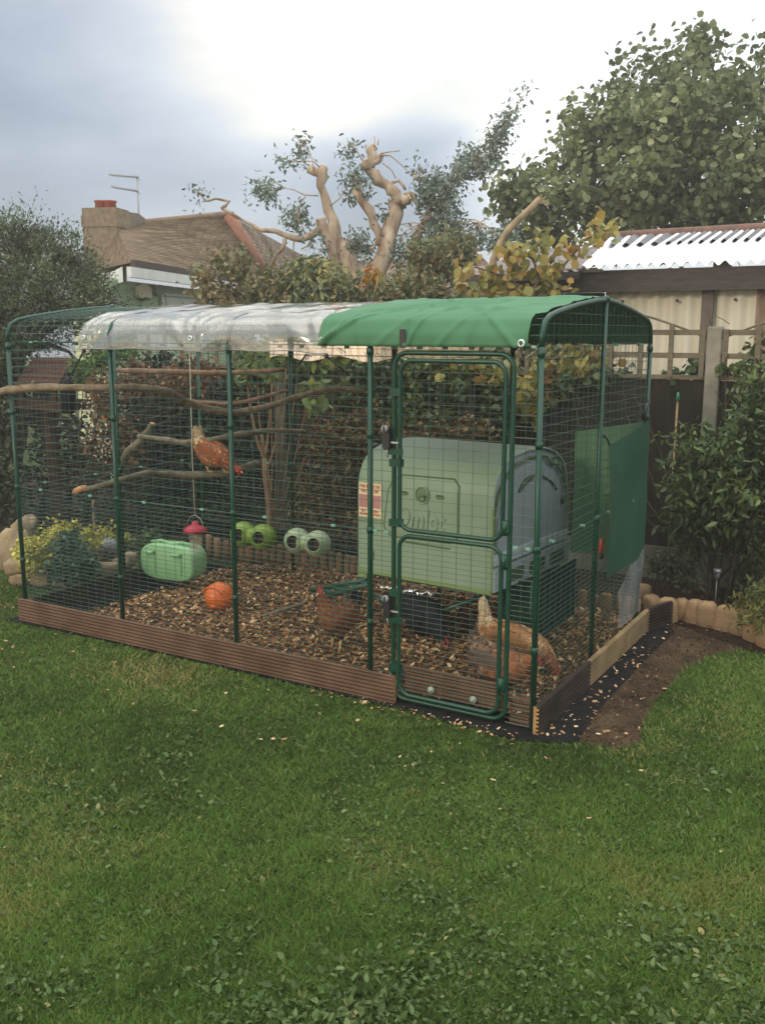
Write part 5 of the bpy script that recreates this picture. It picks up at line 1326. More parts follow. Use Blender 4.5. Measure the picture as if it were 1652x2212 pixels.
# --- big round-leaved tree, right
bt = plant('broadleaf_tree', 'tall dense tree with large round leaves behind the corrugated shed', 'tree', (-.4, 10.2, 0))
D = 14.
bl = [(1485, 100, D, 42, 32, .5), (1530, 140, D, 70, 50, .7), (1400, 190, D, 85, 70, .9), (1500, 230, D-.5, 120, 100, 1.2), (1640, 190, D, 90, 80, 1.), (1300, 280, D, 85, 75, .9), (1400, 330, D-.7, 130, 110, 1.3), (1580, 330, D-.8, 140, 130, 1.4), (1240, 390, D, 95, 80, 1.),
      (1170, 440, D, 85, 65, .8), (1340, 450, D-.6, 130, 80, 1.2), (1500, 440, D-.9, 140, 90, 1.3), (1640, 450, D-.8, 100, 90, 1.2), (1110, 420, D, 35, 35, .4), (1180, 500, D, 90, 40, .7), (1260, 310, D, 45, 60, .5), (1720, 300, D, 80, 220, 1.3), (1240, 235, D, 22, 22, .3)]
P, R_, cs = cloud(bl, 19000, .22, 30, .66)
tb = mat('brown_bark', cn('6e5f4c'), .9, col2=cn('4a3f33'), scale=6, bump=.6, bscale=30, spec=.15)
mb = MB(); limb(mb, [(1560, 720, 26), (1558, 600, 22), (1556, 500, 18), (1560, 420, 14), (1530, 320, 11), (1500, 200, 7)], 14.2)
limb(mb, [(1556, 480, 15), (1590, 400, 11), (1640, 310, 8), (1660, 230, 5)], 14.1); limb(mb, [(1557, 500, 14), (1480, 430, 10), (1380, 330, 7), (1320, 270, 4)], 14.); limb(mb, [(1558, 560, 12), (1420, 480, 9), (1280, 430, 6), (1150, 420, 3)], 14.)
hubs = [AD(1500, 250, 14.1), AD(1380, 330, 14.), AD(1640, 310, 14.1), AD(1280, 430, 14.), AD(1560, 430, 14.1)]
for c in cs[::3]:
    h_ = min(hubs, key=lambda q: np.linalg.norm(q-c)); twigs(mb, h_, [c], .022, .005)
addto(mb.build('trunk', tb), bt)
addto(leaves('crown', P, rng.uniform(.065, .125, len(P)), T_ROUND, lm('round_leaf', ['3d482b', '566341', '707c54', '8b9567', 'aeb181'], .5, .38, .35), None, .9, droop=.7, rnd=R_), bt)

# --- pollarded eucalyptus
ex = lambda x, y: (512+x/2.42, 170.6+y/2.42)
eu = plant('pollarded_tree', 'heavily pruned pale barked tree with sawn stubs and wispy leafy shoots', 'tree', AD(820, 900, 11.)[:2])
ebark = mat('peeling_bark', cn('c4b29b'), .85, col2=cn('7b6552'), scale=4, stretch=(2, 2, .6), bump=1., bscale=30, spec=.2)
ecut = mat('sawn_face', cn('dcc5a2'), .8, col2=cn('c4a682'), scale=18)
mb = MB(); D = 11.
def L2(pts, d=D, cut=True, n=10):
    q = [(*ex(p[0], p[1]), p[2]*(.50 if p[2] > 9 else .413), p[3] if len(p) > 3 else 0.) for p in pts]
    P2 = limb(mb, q, d, n)
    if cut:
        a, b = P2[-1], P2[-2]; dd = unit(a-b); r_ = q[-1][2]*d/F
        mb.cyl(a-dd*.004, a+dd*.012, r_*1.02, 12, 1, smooth=False)
L2([(700, 1900, 52), (720, 1300, 46), (735, 1000, 40), (790, 820, 36), (830, 700, 35), (855, 640, 38)], cut=False)
L2([(850, 650, 28), (830, 600, 26), (790, 560, 24), (735, 530, 23), (690, 480, 24), (660, 440, 22)])
L2([(690, 480, 20), (705, 430, 22), (705, 390, 20), (715, 355, 18)]); L2([(700, 460, 16), (735, 430, 13), (752, 400, 13)])
L2([(860, 650, 26), (895, 630, 22)])
L2([(745, 870, 19), (740, 800, 19), (705, 720, 21), (660, 650, 21), (625, 585, 22)])
L2([(620, 1300, 42), (590, 1000, 40), (555, 880, 38), (505, 780, 30), (478, 690, 21), (455, 600, 19), (447, 510, 22), (450, 470, 20)]); L2([(452, 500, 18), (420, 492, 17), (378, 470, 19)])
L2([(560, 1040, 24), (505, 920, 24), (470, 830, 22), (438, 735, 22)])
L2([(445, 770, 14), (400, 810, 16), (350, 835, 14), (290, 830, 13), (200, 795, 11), (120, 790, 11), (40, 745, 9), (-50, 690, 8), (-80, 680, 7)], cut=False)
L2([(-80, 680, 9), (-40, 640, 8), (-110, 625, 6), (-165, 640, 5), (-200, 590, 4), (-222, 575, 5)], cut=False)
L2([(250, 835, 10), (235, 890, 9), (190, 950, 8), (165, 990, 7)], cut=False); L2([(300, 840, 5), (295, 890, 4), (290, 930, 3)], cut=False); L2([(390, 840, 5), (370, 870, 5), (335, 890, 3)], cut=False)
L2([(890, 1100, 20), (905, 920, 19), (935, 840, 19), (965, 780, 18), (998, 712, 19)])
L2([(865, 640, 8), (875, 600, 8), (915, 600, 10), (940, 650, 10), (955, 700, 6)], cut=False); L2([(795, 580, 9), (810, 540, 9), (845, 530, 9), (880, 580, 7)], cut=False)
L2([(690, 900, 6), (740, 850, 8), (800, 825, 6), (860, 815, 4)], cut=False)
for q in ([(740, 400), (800, 400), (860, 450), (930, 520), (1010, 560)], [(750, 390), (800, 380), (850, 375)], [(760, 440), (810, 480), (830, 520)], [(715, 350), (720, 320), (716, 295)], [(735, 345), (738, 315)], [(425, 610), (350, 605), (300, 580), (250, 570)], [(490, 660), (540, 620), (580, 560), (600, 500)], [(400, 480), (395, 420), (370, 360), (350, 320)], [(430, 460), (400, 430), (300, 430), (240, 420)], [(660, 430), (620, 370), (590, 340)], [(360, 610), (330, 650), (325, 700), (300, 750)],
          [(1000, 700), (1005, 650)], [(960, 720), (1040, 640), (1150, 540), (1250, 440), (1350, 320), (1430, 190), (1500, 85)], [(950, 760), (1080, 680), (1150, 600)], [(700, 1000), (640, 900), (590, 860)], [(1100, 740), (1200, 760), (1270, 750), (1330, 710)]):
    L2([(*p, 4-2.4*i/len(q)) for i, p in enumerate(q)], D-.05, False, 6)
eb = lambda x, y, rx, ry, d=0.: (*ex(x, y), D+d, rx*.413, ry*.413, .35)
bl = [eb(350, 390, 62, 60), eb(250, 420, 35, 22), eb(150, 585, 80, 42), eb(110, 570, 45, 30), eb(310, 730, 68, 60), eb(300, 700, 55, 30), eb(600, 350, 45, 28), eb(560, 400, 40, 28), eb(610, 520, 60, 50), eb(640, 570, 65, 60), eb(590, 590, 30, 30), eb(760, 700, 35, 35), eb(960, 490, 40, 45), eb(1040, 560, 110, 60), eb(1070, 620, 120, 80), eb(1090, 720, 100, 100), eb(1000, 620, 60, 60), eb(1150, 500, 50, 60), eb(1220, 440, 60, 60),
      eb(1300, 420, 80, 60), eb(1310, 360, 60, 50), eb(1370, 330, 55, 50), eb(1390, 270, 45, 45), eb(1400, 210, 40, 40), eb(1450, 150, 40, 40), eb(1490, 95, 20, 22), eb(1290, 500, 60, 50), eb(1100, 820, 120, 80), eb(1180, 850, 70, 50), eb(1000, 850, 90, 90), eb(450, 880, 60, 50), eb(600, 860, 60, 40), eb(640, 870, 60, 60), eb(850, 900, 60, 70), eb(-200, 600, 40, 35), eb(660, 790, 22, 22), eb(1280, 850, 60, 40), eb(1390, 850, 70, 60)]
P, R_, cs = cloud(bl, 6800, .115, 15, .35)
hubs = [AD(*ex(*q), D-.05) for q in ((350, 320), (250, 570), (325, 700), (600, 500), (590, 340), (715, 355), (860, 450), (930, 520), (1040, 640), (1150, 540), (1250, 440), (1350, 320), (1430, 190), (1500, 85), (1150, 600), (590, 860), (1270, 750), (-200, 590), (960, 760), (300, 430), (470, 640), (640, 440))]
for c in cs[::3]: twigs(mb, min(hubs, key=lambda q: np.linalg.norm(q-c)), [c], .008, .003, sag=0)
addto(mb.build('trunk', [ebark, ecut]), eu)
addto(leaves('crown', P, rng.uniform(.040, .078, len(P)), T_LEAF2 if 'T_LEAF2' in globals() else T_leaf(.22, .04, -.1), lm('blue_green_leaf', ['4c5850', '667368', '7f8c7c', '9ba792'], .5, .2, .4), None, .2, droop=.7, rnd=R_), eu)

# --- understorey behind the run roof (line of shrubs beyond the fence)
def shrub(name, label, cat, blobs, n, size, tmpl, cols, rootpx, rootY, clump=.12, per=22, up=.5, droop=.3, stems=5, stemr=.012, bark_=None, group=None, shell=.5, trans=.25, axis=None, gaps=None):
    r = AY(rootpx, 900, rootY); s = plant(name, label, cat, (r[0], r[1]), group)
    P, R_, cs = cloud(blobs, n, clump, per, shell)
    if gaps is not None:      # clipped clear of the concrete posts
        for x_ in gaps: kk = ~((np.abs(P[:, 0]-x_-(P[:, 1]-3.3)*-.72) < .085) & (P[:, 2] > .35)); P = P[kk]; R_ = R_[kk]
    mb = MB(); base = np.array([r[0], r[1], 0.])
    pick = cs[rng.choice(len(cs), min(len(cs), stems), replace=False)]
    for c in pick: twigs(mb, base+np.array([rng.normal()*.05, rng.normal()*.04, 0]), [c], stemr, stemr*.3, sag=.12)
    hub = np.mean(cs, 0)
    for c in cs[::4]: 
        q = pick[np.argmin(np.linalg.norm(pick-c, axis=1))]; twigs(mb, q*.6+base*.1+hub*.3, [c], stemr*.4, .002, sag=.02)
    addto(mb.build('stem', bark_ or tb), s)
    addto(leaves('foliage', P, rng.uniform(size[0], size[1], len(P)), tmpl, lm(name+'_'+cols[0], cols, .5, trans), None, up, droop=droop, rnd=R_, axis=axis), s)
    return s
shrub('leafy_shrub', 'olive and brown leaved shrub in front of the bungalow roof', 'shrub', [(450, 615, 10.5, 45, 35, .4), (520, 620, 10.5, 70, 45, .5), (590, 625, 10.4, 60, 45, .4), (430, 640, 10.4, 30, 25, .3), (500, 570, 10.5, 60, 24, .4), (600, 660, 10.3, 80, 35, .4), (470, 660, 10.3, 60, 20, .3)], 2300, (.05, .085), T_OVAL, ['4d5639', '666f47', '7c7952', '8a6f50', '9a9d68'], 530, 5.6, .12, 16, droop=.5, shell=.4)
shrub('leafy_shrub', 'grey green shrub with yellow tips at the foot of the pruned tree', 'shrub', [(680, 620, 10.3, 60, 55, .4), (735, 630, 10.2, 55, 38, .4), (700, 650, 10.1, 80, 30, .4), (790, 640, 10.2, 60, 35, .3), (650, 600, 10.4, 40, 40, .3), (690, 590, 10.4, 40, 20, .3)], 3600, (.055, .10), T_leaf(.24), ['4a553f', '5e6a4c', '75805c', '989759', 'b08f55'], 720, 5.2, .12, 14, droop=.6, shell=.4)
shrub('leafy_shrub', 'loose green and russet shrub between the pruned tree and the outhouse', 'shrub', [(860, 640, 9.8, 55, 34, .4), (900, 620, 9.8, 55, 50, .4), (920, 560, 10., 40, 45, .4), (940, 570, 10., 50, 60, .4), (860, 650, 9.6, 90, 25, .3), (985, 545, 10.3, 45, 45, .3), (920, 640, 9.6, 50, 25, .3)], 4200, (.045, .09), T_leaf(.26), ['4b533b', '606a47', '7a7f58', '8b7250', '6e7c50'], 890, 4.9, .11, 13, droop=.5, shell=.4)
# red and yellow drooping leaves hung in there
P, R_, cs = cloud([(805, 600, 9.7, 22, 35, .2), (870, 600, 9.7, 12, 20, .1), (770, 590, 9.8, 10, 16, .1)], 60, .08, 9, .3)
s = plant('autumn_creeper', 'few orange and yellow drooping leaves in front of the pruned trunk', 'creeper', AY(800, 800, 4.8)[:2])
mb = MB(); twigs(mb, np.array([*AY(800, 800, 4.8)[:2], 0.]), cs, .008, .003); addto(mb.build('stem', tb), s)
addto(leaves('foliage', P, rng.uniform(.10, .17, len(P)), T_LONG, lm('autumn_leaf', ['8a3d1e', 'b2622c', 'a88c3a', '77803a'], .5, .3), None, 0, droop=2.2), s)

# --- conifer, left
co = plant('dark_conifer', 'dark feathery evergreen tree at the left edge behind the run', 'tree', AD(40, 900, 10.)[:2])
D = 10.
bl = [(60, 520, D, 70, 50, .6), (40, 580, D, 110, 80, .9), (140, 560, D, 70, 50, .6), (180, 605, D, 65, 42, .6), (220, 640, D, 42, 28, .4), (110, 640, D-.3, 130, 70, .9), (30, 680, D-.3, 80, 70, .8), (160, 680, D-.3, 75, 35, .6), (285, 675, D-.2, 36, 10, .2), (66, 462, D, 12, 22, .1), (105, 495, D, 14, 20, .1), (135, 515, D, 20, 18, .15), (15, 500, D, 40, 30, .4), (-40, 600, D, 80, 130, .8), (215, 590, D, 30, 25, .3), (60, 730, D-.4, 80, 30, .5), (15, 760, D-.4, 50, 40, .4)]
P, R_, cs = cloud(bl, 34000, .13, 60, .45)
mb = MB(); limb(mb, [(30, 1000, 18), (35, 850, 16), (45, 760, 13), (20, 690, 10), (40, 600, 7), (60, 500, 3)], 10.)
limb(mb, [(40, 770, 10), (90, 720, 8), (140, 690, 6), (220, 660, 3)], 10.); limb(mb, [(42, 760, 9), (110, 745, 6), (150, 760, 4), (175, 790, 2)], 9.9); limb(mb, [(30, 690, 7), (100, 620, 5), (160, 580, 3)], 10.); limb(mb, [(35, 780, 8), (0, 720, 6), (-40, 640, 4)], 10.)
hubs = [AD(*q, 10.) for q in ((20, 690), (90, 720), (140, 690), (100, 620), (40, 600), (160, 580), (45, 760))]
for c in cs[::2]: twigs(mb, min(hubs, key=lambda q: np.linalg.norm(q-c)), [c], .012, .003)
addto(mb.build('trunk', mat('dark_bark', cn('453a2f'), .9, col2=cn('2e2720'), scale=8, bump=.6, bscale=30)), co)
ax_ = unit(P-AD(60, 720, 10.))*.8+np.array([0, 0, .15])
addto(leaves('foliage', P, rng.uniform(.030, .060, len(P)), (T_NEEDLE[0]*[1, 1.5, 1], T_NEEDLE[1]), lm('conifer_leaf', ['303828', '434e33', '586442', '727c54'], .6, .1, .3), None, .3, rnd=R_, axis=ax_), co)

# --- yellow leaved climber on the fence and shed
vy = plant('autumn_vine', 'climber with large yellow green autumn leaves over the fence and shed eave', 'climber', (-1.6, 3.55, 0))
D = 8.4
bl = [(1010, 585, D, 30, 35, .25), (1050, 600, D, 45, 40, .25), (1110, 570, D, 40, 45, .25), (1130, 620, D, 50, 30, .25), (1180, 600, D, 40, 45, .25), (1205, 545, D, 30, 30, .2), (1215, 640, D, 35, 25, .2), (1262, 520, D, 35, 30, .2), (1300, 505, D, 28, 28, .2), (1310, 488, D, 14, 12, .1), (1160, 530, D, 30, 22, .2), (1075, 640, D, 40, 20, .2), (1240, 500, D, 18, 14, .1), (1290, 648, 7.6, 14, 8, .05), (1190, 650, D, 30, 14, .1)]
P, R_, cs = cloud(bl, 470, .10, 5, .3)
mb = MB()
for q in ([(1130, 900, 5), (1150, 800, 5), (1155, 700, 4.5), (1150, 640, 4.5), (1165, 600, 4), (1150, 560, 3), (1120, 530, 2)], [(1150, 650, 4), (1190, 620, 3), (1220, 570, 2.5), (1260, 520, 2), (1310, 490, 1.5)], [(1155, 640, 3), (1110, 610, 2.5), (1070, 590, 2), (1020, 575, 1.5)], [(1160, 680, 3), (1210, 650, 3), (1240, 640, 2), (1290, 645, 1.5)], [(1180, 790, 3), (1230, 760, 3), (1290, 735, 2)]):
    limb(mb, q, D, 6)
addto(mb.build('stem', tb), vy)
P2, R2_, cs2 = cloud([(1000, 790, 8.0, 60, 20, .15), (1080, 800, 7.9, 60, 25, .15), (1200, 770, 7.7, 60, 26, .12), (1260, 790, 7.6, 50, 25, .12), (1300, 760, 7.6, 30, 20, .1), (1180, 830, 7.7, 40, 40, .12), (1145, 860, 7.7, 25, 70, .12), (1240, 740, 7.7, 60, 12, .1)], 620, .09, 6, .3)
P = np.concatenate([P, P2]); R_ = np.concatenate([R_, R2_])
addto(leaves('foliage', P, rng.uniform(.058, .108, len(P)), T_leaf(.48, .06, -.1), lm('vine_leaf', ['5c6639', '787d45', '908f4d', 'a5974f', 'aa8648', 'b0673a'], .45, .35), None, .3, droop=1.0, rnd=np.clip(R_*.8+rng.random(len(R_))*.25, 0, 1)), vy)
# pruned leaning stem in the vine
st = plant('pruned_stem', 'leaning pale stem with a torn top rising above the yellow leaved climber', 'tree stump', AD(1050, 900, 8.7)[:2])
mb = MB(); limb(mb, [(1030, 900, 9), (1040, 700, 9), (1058, 600, 8), (1066, 559, 8), (1085, 515, 7), (1099, 495, 8), (1135, 460, 6.5), (1165, 428, 6)], 8.7, 9)
for dx, dy in ((14, -3), (18, 12), (4, -8), (20, 4)): limb(mb, [(1155, 440, 3), (1165+dx*.5, 432+dy*.5, 2.2), (1165+dx, 428+dy, 1)], 8.7, 5)
addto(mb.build('trunk', mat('tan_bark', cn('a4906c'), .8, col2=cn('7a694e'), scale=9, bump=.5, bscale=30)), st)

# --- ivy on the fence and trellis at the right
iv = plant('ivy', 'ivy trailing along the foot of the trellis right of the run', 'ivy', (.1, 3.2, 0))
P, R_, cs = cloud([(1480, 805, 7.3, 40, 18, .08), (1500, 790, 7.2, 20, 20, .06), (1545, 692, 7.05, 22, 10, .06), (1440, 815, 7.4, 35, 8, .06), (1350, 808, 7.5, 60, 8, .06), (1470, 835, 7.3, 25, 14, .05), (1600, 800, 7.0, 60, 16, .1), (1300, 815, 7.5, 60, 14, .08), (1640, 760, 7., 30, 50, .1), (1240, 820, 7.5, 70, 12, .1)], 640, .05, 8, .3)
mb = MB(); twigs(mb, (.05, 3.22, .2), cs[::4], .006, .002); mb.tube([AD(1535, 700, 7.05), AD(1530, 688, 7.), AD(1540, 680, 7.), AD(1560, 690, 7.), AD(1575, 700, 7.)], .003, 5); addto(mb.build('stem', tb), iv)
addto(leaves('foliage', P, rng.uniform(.035, .065, len(P)), T_leaf(.5, .05, -.05), lm('ivy_leaf', ['2e3a22', '43552f', '5a6c3c', '7b8448'], .4, .2, .5), None, .3, droop=.6, rnd=R_), iv)

# --- bush in front of the fence, right
shrub('glossy_bush', 'bushy dark green shrub with pointed leaves growing in the bed on the right', 'bush', [(1500, 960, 6.7, 55, 50, .3), (1560, 1000, 6.6, 80, 70, .35), (1630, 930, 6.6, 70, 90, .35), (1640, 840, 6.6, 50, 70, .3), (1500, 1060, 6.6, 60, 60, .3), (1590, 1090, 6.5, 95, 70, .4), (1520, 1160, 6.9, 75, 48, .3), (1640, 1180, 6.7, 55, 55, .3), (1480, 1130, 6.6, 40, 50, .2), (1680, 1000, 6.5, 60, 220, .4), (1630, 1240, 6.9, 50, 30, .2)], 7600, (.045, .085), T_leaf(.20, .05, -.15), ['28341d', '3b4b28', '506236', '687a44', '808c4a'], 1560, 2.85, .10, 16, droop=.7, stems=9, stemr=.012, shell=.45)
# low plants in the right-hand bed
shrub('low_plant', 'low feathery green plant in the bed right of the solar light', 'plant', [(1625, 1310, 6.1, 40, 25, .2), (1640, 1330, 5.9, 50, 25, .2), (1660, 1290, 6., 40, 30, .2)], 900, (.03, .06), T_leaf(.14), ['39421f', '55602c', '6d7236', '8a7a3c'], 1610, 2.45, .06, 16, droop=.2, stems=6, stemr=.004)
shrub('low_plant', 'dark low plant behind the scalloped stones near the run', 'plant', [(1440, 1225, 6.6, 40, 20, .15), (1490, 1240, 6.5, 35, 20, .15)], 500, (.03, .06), T_leaf(.18), ['232c1a', '36422a', '4a5630'], 1450, 2.75, .06, 12, droop=.2, stems=5, stemr=.004)
P = np.stack([rng.uniform(.05, 2.6, 900), rng.uniform(2.1, 3.2, 900), np.full(900, .022)], 1)
tag(leaves('leaf_litter', P, rng.uniform(.02, .05, 900), T_leaf(.35), lm('dead_leaf', ['2c2018', '4a3422', '6b4c2c', '8a6a40'], .8, 0), flat=.5), 'dead brown leaves lying on the flower bed soil', 'leaf litter', kind='stuff')
mb = MB(); a = G(1412, 1255, .02); b = AD(1420, 1190, np.dot(a-CAM, fw)); mb.tube([a, (a+b)/2+[.01, 0, 0], b], .004, 5); tag(mb.build('plant_cane', mat('pale_stick', cn('bfae86'), .7)), 'thin pale stick standing in the soil beside the run corner', 'stick')

# --- hedge and shrubs behind the run
D = 8.2
shrub('ivy_hedge', 'dark green ivy thicket over the fence behind the middle of the run', 'hedge', [(660, 780, 8.6, 110, 40, .25), (780, 800, 8.4, 110, 55, .3), (900, 820, 8.2, 110, 70, .3), (1010, 840, 8.0, 80, 60, .3), (1060, 880, 7.9, 60, 60, .25), (880, 880, 8.1, 90, 50, .3), (760, 870, 8.3, 80, 50, .3), (960, 910, 8.0, 60, 30, .2), (560, 800, 8.8, 70, 60, .3)], 7000, (.035, .065), T_leaf(.42), ['222a18', '343f22', '47542b', '606c38', '98903f'], 870, 3.1, .10, 22, droop=.5, stems=8, shell=.5, gaps=(-3.89, -1.93))
shrub('beech_shrub', 'russet brown leaved shrub between the canes and the coop', 'shrub', [(720, 960, 8.0, 70, 60, .25), (760, 1020, 7.9, 60, 60, .25), (690, 1050, 7.9, 55, 60, .25), (720, 1110, 7.8, 70, 45, .25), (780, 930, 7.9, 60, 40, .2), (660, 1130, 7.9, 40, 30, .2), (930, 940, 7.7, 90, 22, .2), (1010, 930, 7.6, 50, 20, .15)], 5200, (.028, .05), T_leaf(.42), ['2c2a18', '453a20', '5c4a28', '7a5c34', '4f5228', '8a6e3e'], 730, 2.6, .09, 20, droop=.4, stems=8, shell=.4, gaps=(-3.89,))
shrub('berry_bush', 'orange brown shrub dotted with pale berries in the left of the run view', 'shrub', [(215, 850, 8.6, 22, 50, .2), (240, 880, 8.6, 28, 70, .25), (300, 820, 8.6, 60, 30, .25), (270, 960, 8.5, 30, 55, .2), (400, 830, 8.6, 80, 30, .25), (200, 960, 8.6, 25, 40, .2), (420, 800, 8.7, 60, 30, .2)], 2600, (.03, .055), T_leaf(.4), ['2c2418', '4c3a24', '6e4b2e', '85603c', '3f4526'], 250, 2.7, .08, 12, droop=.8, stems=7, shell=.3)
P, R_, cs = cloud([(200, 880, 8.5, 30, 70, .2), (260, 900, 8.5, 30, 80, .2), (230, 960, 8.4, 40, 40, .2), (330, 820, 8.5, 70, 30, .2)], 90, .10, 4, .3)
mb = MB()
for p in P: mb.ell(p, (.009, .009, .009), 6, 4)
bb = [o for o in bpy.data.objects if o.name.startswith('berry_bush')][0]; addto(tag(mb.build('berries', mat('white_berry', cn('b5a18c'), .5)), kind='stuff'), bb)
shrub('dark_thicket', 'very dark evergreen thicket behind the left end of the run', 'hedge', [(80, 900, 10.3, 90, 120, .4), (160, 1000, 10.1, 110, 130, .4), (320, 960, 9.3, 130, 160, .5), (420, 980, 9.0, 110, 180, .4), (520, 1000, 8.9, 90, 180, .4), (330, 860, 9.6, 120, 90, .3), (450, 860, 9.2, 110, 80, .4), (60, 1060, 10.2, 80, 90, .3), (330, 1100, 8.9, 150, 60, .3), (600, 1080, 8.7, 60, 80, .3)], 11000, (.04, .075), T_leaf(.32), ['11150d', '1a2014', '262e1b', '384326'], 350, 3.0, .13, 34, droop=.5, stems=14, stemr=.018, shell=.4, trans=.1, gaps=(-3.89,))
shrub('dark_thicket', 'shaggy dark hedge running off the left edge beside the lawn', 'hedge', [(-30, 880, 9.4, 60, 130, .6), (-20, 1020, 9.2, 55, 120, .6), (5, 1090, 9.2, 30, 60, .4), (10, 800, 9.8, 50, 60, .5), (-60, 700, 9.6, 80, 120, .7)], 6000, (.035, .07), T_leaf(.3), ['1c2414', '2c3620', '3c4a28', '526034'], -40, 2.2, .12, 30, droop=.5, stems=10, stemr=.018, shell=.4, trans=.1)
shrub('green_shrub', 'bright green sprigs of a shrub behind the top left of the run', 'shrub', [(190, 800, 9.0, 30, 40, .2), (230, 770, 9.1, 50, 30, .2), (250, 740, 9.3, 60, 25, .2)], 1500, (.035, .06), T_leaf(.3), ['2f3f20', '46602c', '5f7a38', '7d9148'], 180, 2.75, .09, 16, droop=.3, stems=6)

# canes, sapling and large limp leaves
cane_m = mat('dry_cane', cn('9d7a4c'), .7, col2=cn('7c5f3c'), scale=12)
ck = plant('cane_clump', 'fan of dry tan canes with a few limp leaves behind the run', 'plant', AY(600, 1100, 2.45)[:2])
mb = MB(); Yc = 2.45
for x0, y0, x1, y1 in ((585, 1150, 585, 800), (590, 1150, 600, 790), (594, 1150, 620, 760), (598, 1145, 640, 830), (600, 1140, 668, 850), (604, 1140, 705, 840), (606, 1135, 690, 905), (608, 1135, 715, 930), (596, 1150, 560, 900)):
    a = AY(x0, y0, Yc); b = AY(x1, y1, Yc+.1); mb.tube([a, (a*.6+b*.4)+np.array([.01, .01, .015]), b], [.006, .0055, .003], 6)
addto(mb.build('stem', cane_m), ck)
P, R_, cs = cloud([(620, 760, 7.9, 60, 40, .15), (700, 760, 7.9, 50, 40, .15), (670, 850, 7.8, 35, 40, .1), (590, 820, 7.9, 14, 40, .05), (560, 790, 7.9, 40, 30, .1)], 170, .08, 6, .3)
addto(leaves('foliage', P, rng.uniform(.08, .15, len(P)), T_leaf(.30, .05, -.2), lm('limp_leaf', ['43542c', '5d7038', '7b8a42', '9c9c48'], .45, .35), None, .1, droop=1.8), ck)
sp_ = plant('sapling', 'small bare forked sapling with pale brown trunk at the back of the run', 'sapling', AY(572, 1100, 2.3)[:2])
mb = MB(); dS = np.dot(AY(572, 1100, 2.3)-CAM, fw)
limb(mb, [(585, 1190, 6), (582, 1130, 6.5), (578, 1060, 6.5), (572, 990, 6)], dS); 
for q in ([(572, 1000, 5), (558, 960, 3.5), (545, 900, 3), (535, 830, 2.2), (530, 780, 1.5)], [(572, 990, 4), (578, 950, 3), (583, 900, 2.5), (588, 830, 2)], [(576, 1020, 3), (592, 970, 2.5), (600, 900, 2), (610, 850, 1.5)], [(570, 990, 3), (560, 900, 2), (555, 800, 1.5), (548, 760, 1)]): limb(mb, q, dS, 6)
addto(mb.build('trunk', mat('sapling_bark', cn('8b6a48'), .8, col2=cn('69503a'), scale=9)), sp_)
P, R_, cs = cloud([(555, 770, dS, 40, 30, .1), (530, 800, dS, 25, 30, .1), (595, 800, dS, 20, 40, .1)], 60, .06, 5, .3)
addto(leaves('foliage', P, rng.uniform(.08, .14, len(P)), T_leaf(.30, .05, -.2), lm('limp_leaf', []) if 'limp_leaf' in MATS else None, None, .1, droop=1.5), sp_)

# ================================================================== LEFT CORNER OBJECTS
brn = mat('brown_timber', cn('4a3226'), .85, col2=cn('36241b'), scale=5, stretch=(1, 1, 4), bump=.3, bscale=40, spec=.25)
brn2 = mat('red_brown_timber', cn('4e3026'), .85, col2=cn('3a231b'), scale=5, bump=.3, bscale=40)
Yb = 2.35
bo = AY(130, 1150, Yb); btb = thing('bird_table', 'red brown timber bird table with tall roof board on a single post at left', 'bird table', (bo[0], bo[1], 0))
O = np.array(btb.location)
def pl(x0, y0, x1, y1, yo, th, name, m_):
    a = AY(x0, y1, Yb+yo)-O; b = AY(x1, y0, Yb+yo)-O; mb = MB(); mb.box((a[0], yo, a[2]), (b[0], yo+th, b[2])); return mb.build(name, m_, btb)
mb = MB(); a = AY(32, 836, Yb-.2)-O; b = AY(118, 775, Yb-.2)-O
vs = [(a[0], -.22, a[2]), (b[0], -.22, a[2]), (b[0], .05, b[2]), (a[0], .05, b[2]), (a[0], -.20, a[2]-.02), (b[0], -.20, a[2]-.02), (b[0], .07, b[2]-.02), (a[0], .07, b[2]-.02)]
mb.add(vs, [(0, 1, 2, 3), (7, 6, 5, 4), (0, 4, 5, 1), (1, 5, 6, 2), (2, 6, 7, 3), (3, 7, 4, 0)])
vs = [(a[0], .05, b[2]), (b[0], .05, b[2]), (b[0], .32, a[2]), (a[0], .32, a[2]), (a[0], .07, b[2]-.02), (b[0], .07, b[2]-.02), (b[0], .30, a[2]-.02), (a[0], .30, a[2]-.02)]
mb.add(vs, [(0, 1, 2, 3), (7, 6, 5, 4), (0, 4, 5, 1), (1, 5, 6, 2), (2, 6, 7, 3), (3, 7, 4, 0)])
for q in range(1, 6): 
    t_ = q/6; mb.box((a[0]-.004, -.222+.27*t_-.006, a[2]+(b[2]-a[2])*t_-.004), (b[0]+.004, -.222+.27*t_+.006, a[2]+(b[2]-a[2])*t_+.010))
mb.build('roof', brn2, btb)
pl(38, 868, 130, 884, -.16, .40, 'tray', brn); 
for x in (42, 112):
    for yo in (-.14, .20): pl(x, 838, x+8, 868, yo, .03, 'roof_post', brn)
pt = AY(104, 884, Yb)-O; mb = MB(); mb.box((-.075, -.045, 0), (.02, .05, .75)); mb.box((pt[0]-.03, -.045, .75), (pt[0]+.06, .05, pt[2]), 0); 
mb = MB(); w_ = .045; a = np.array([0., .0, .0]); b = np.array([pt[0]+.01, 0, pt[2]])
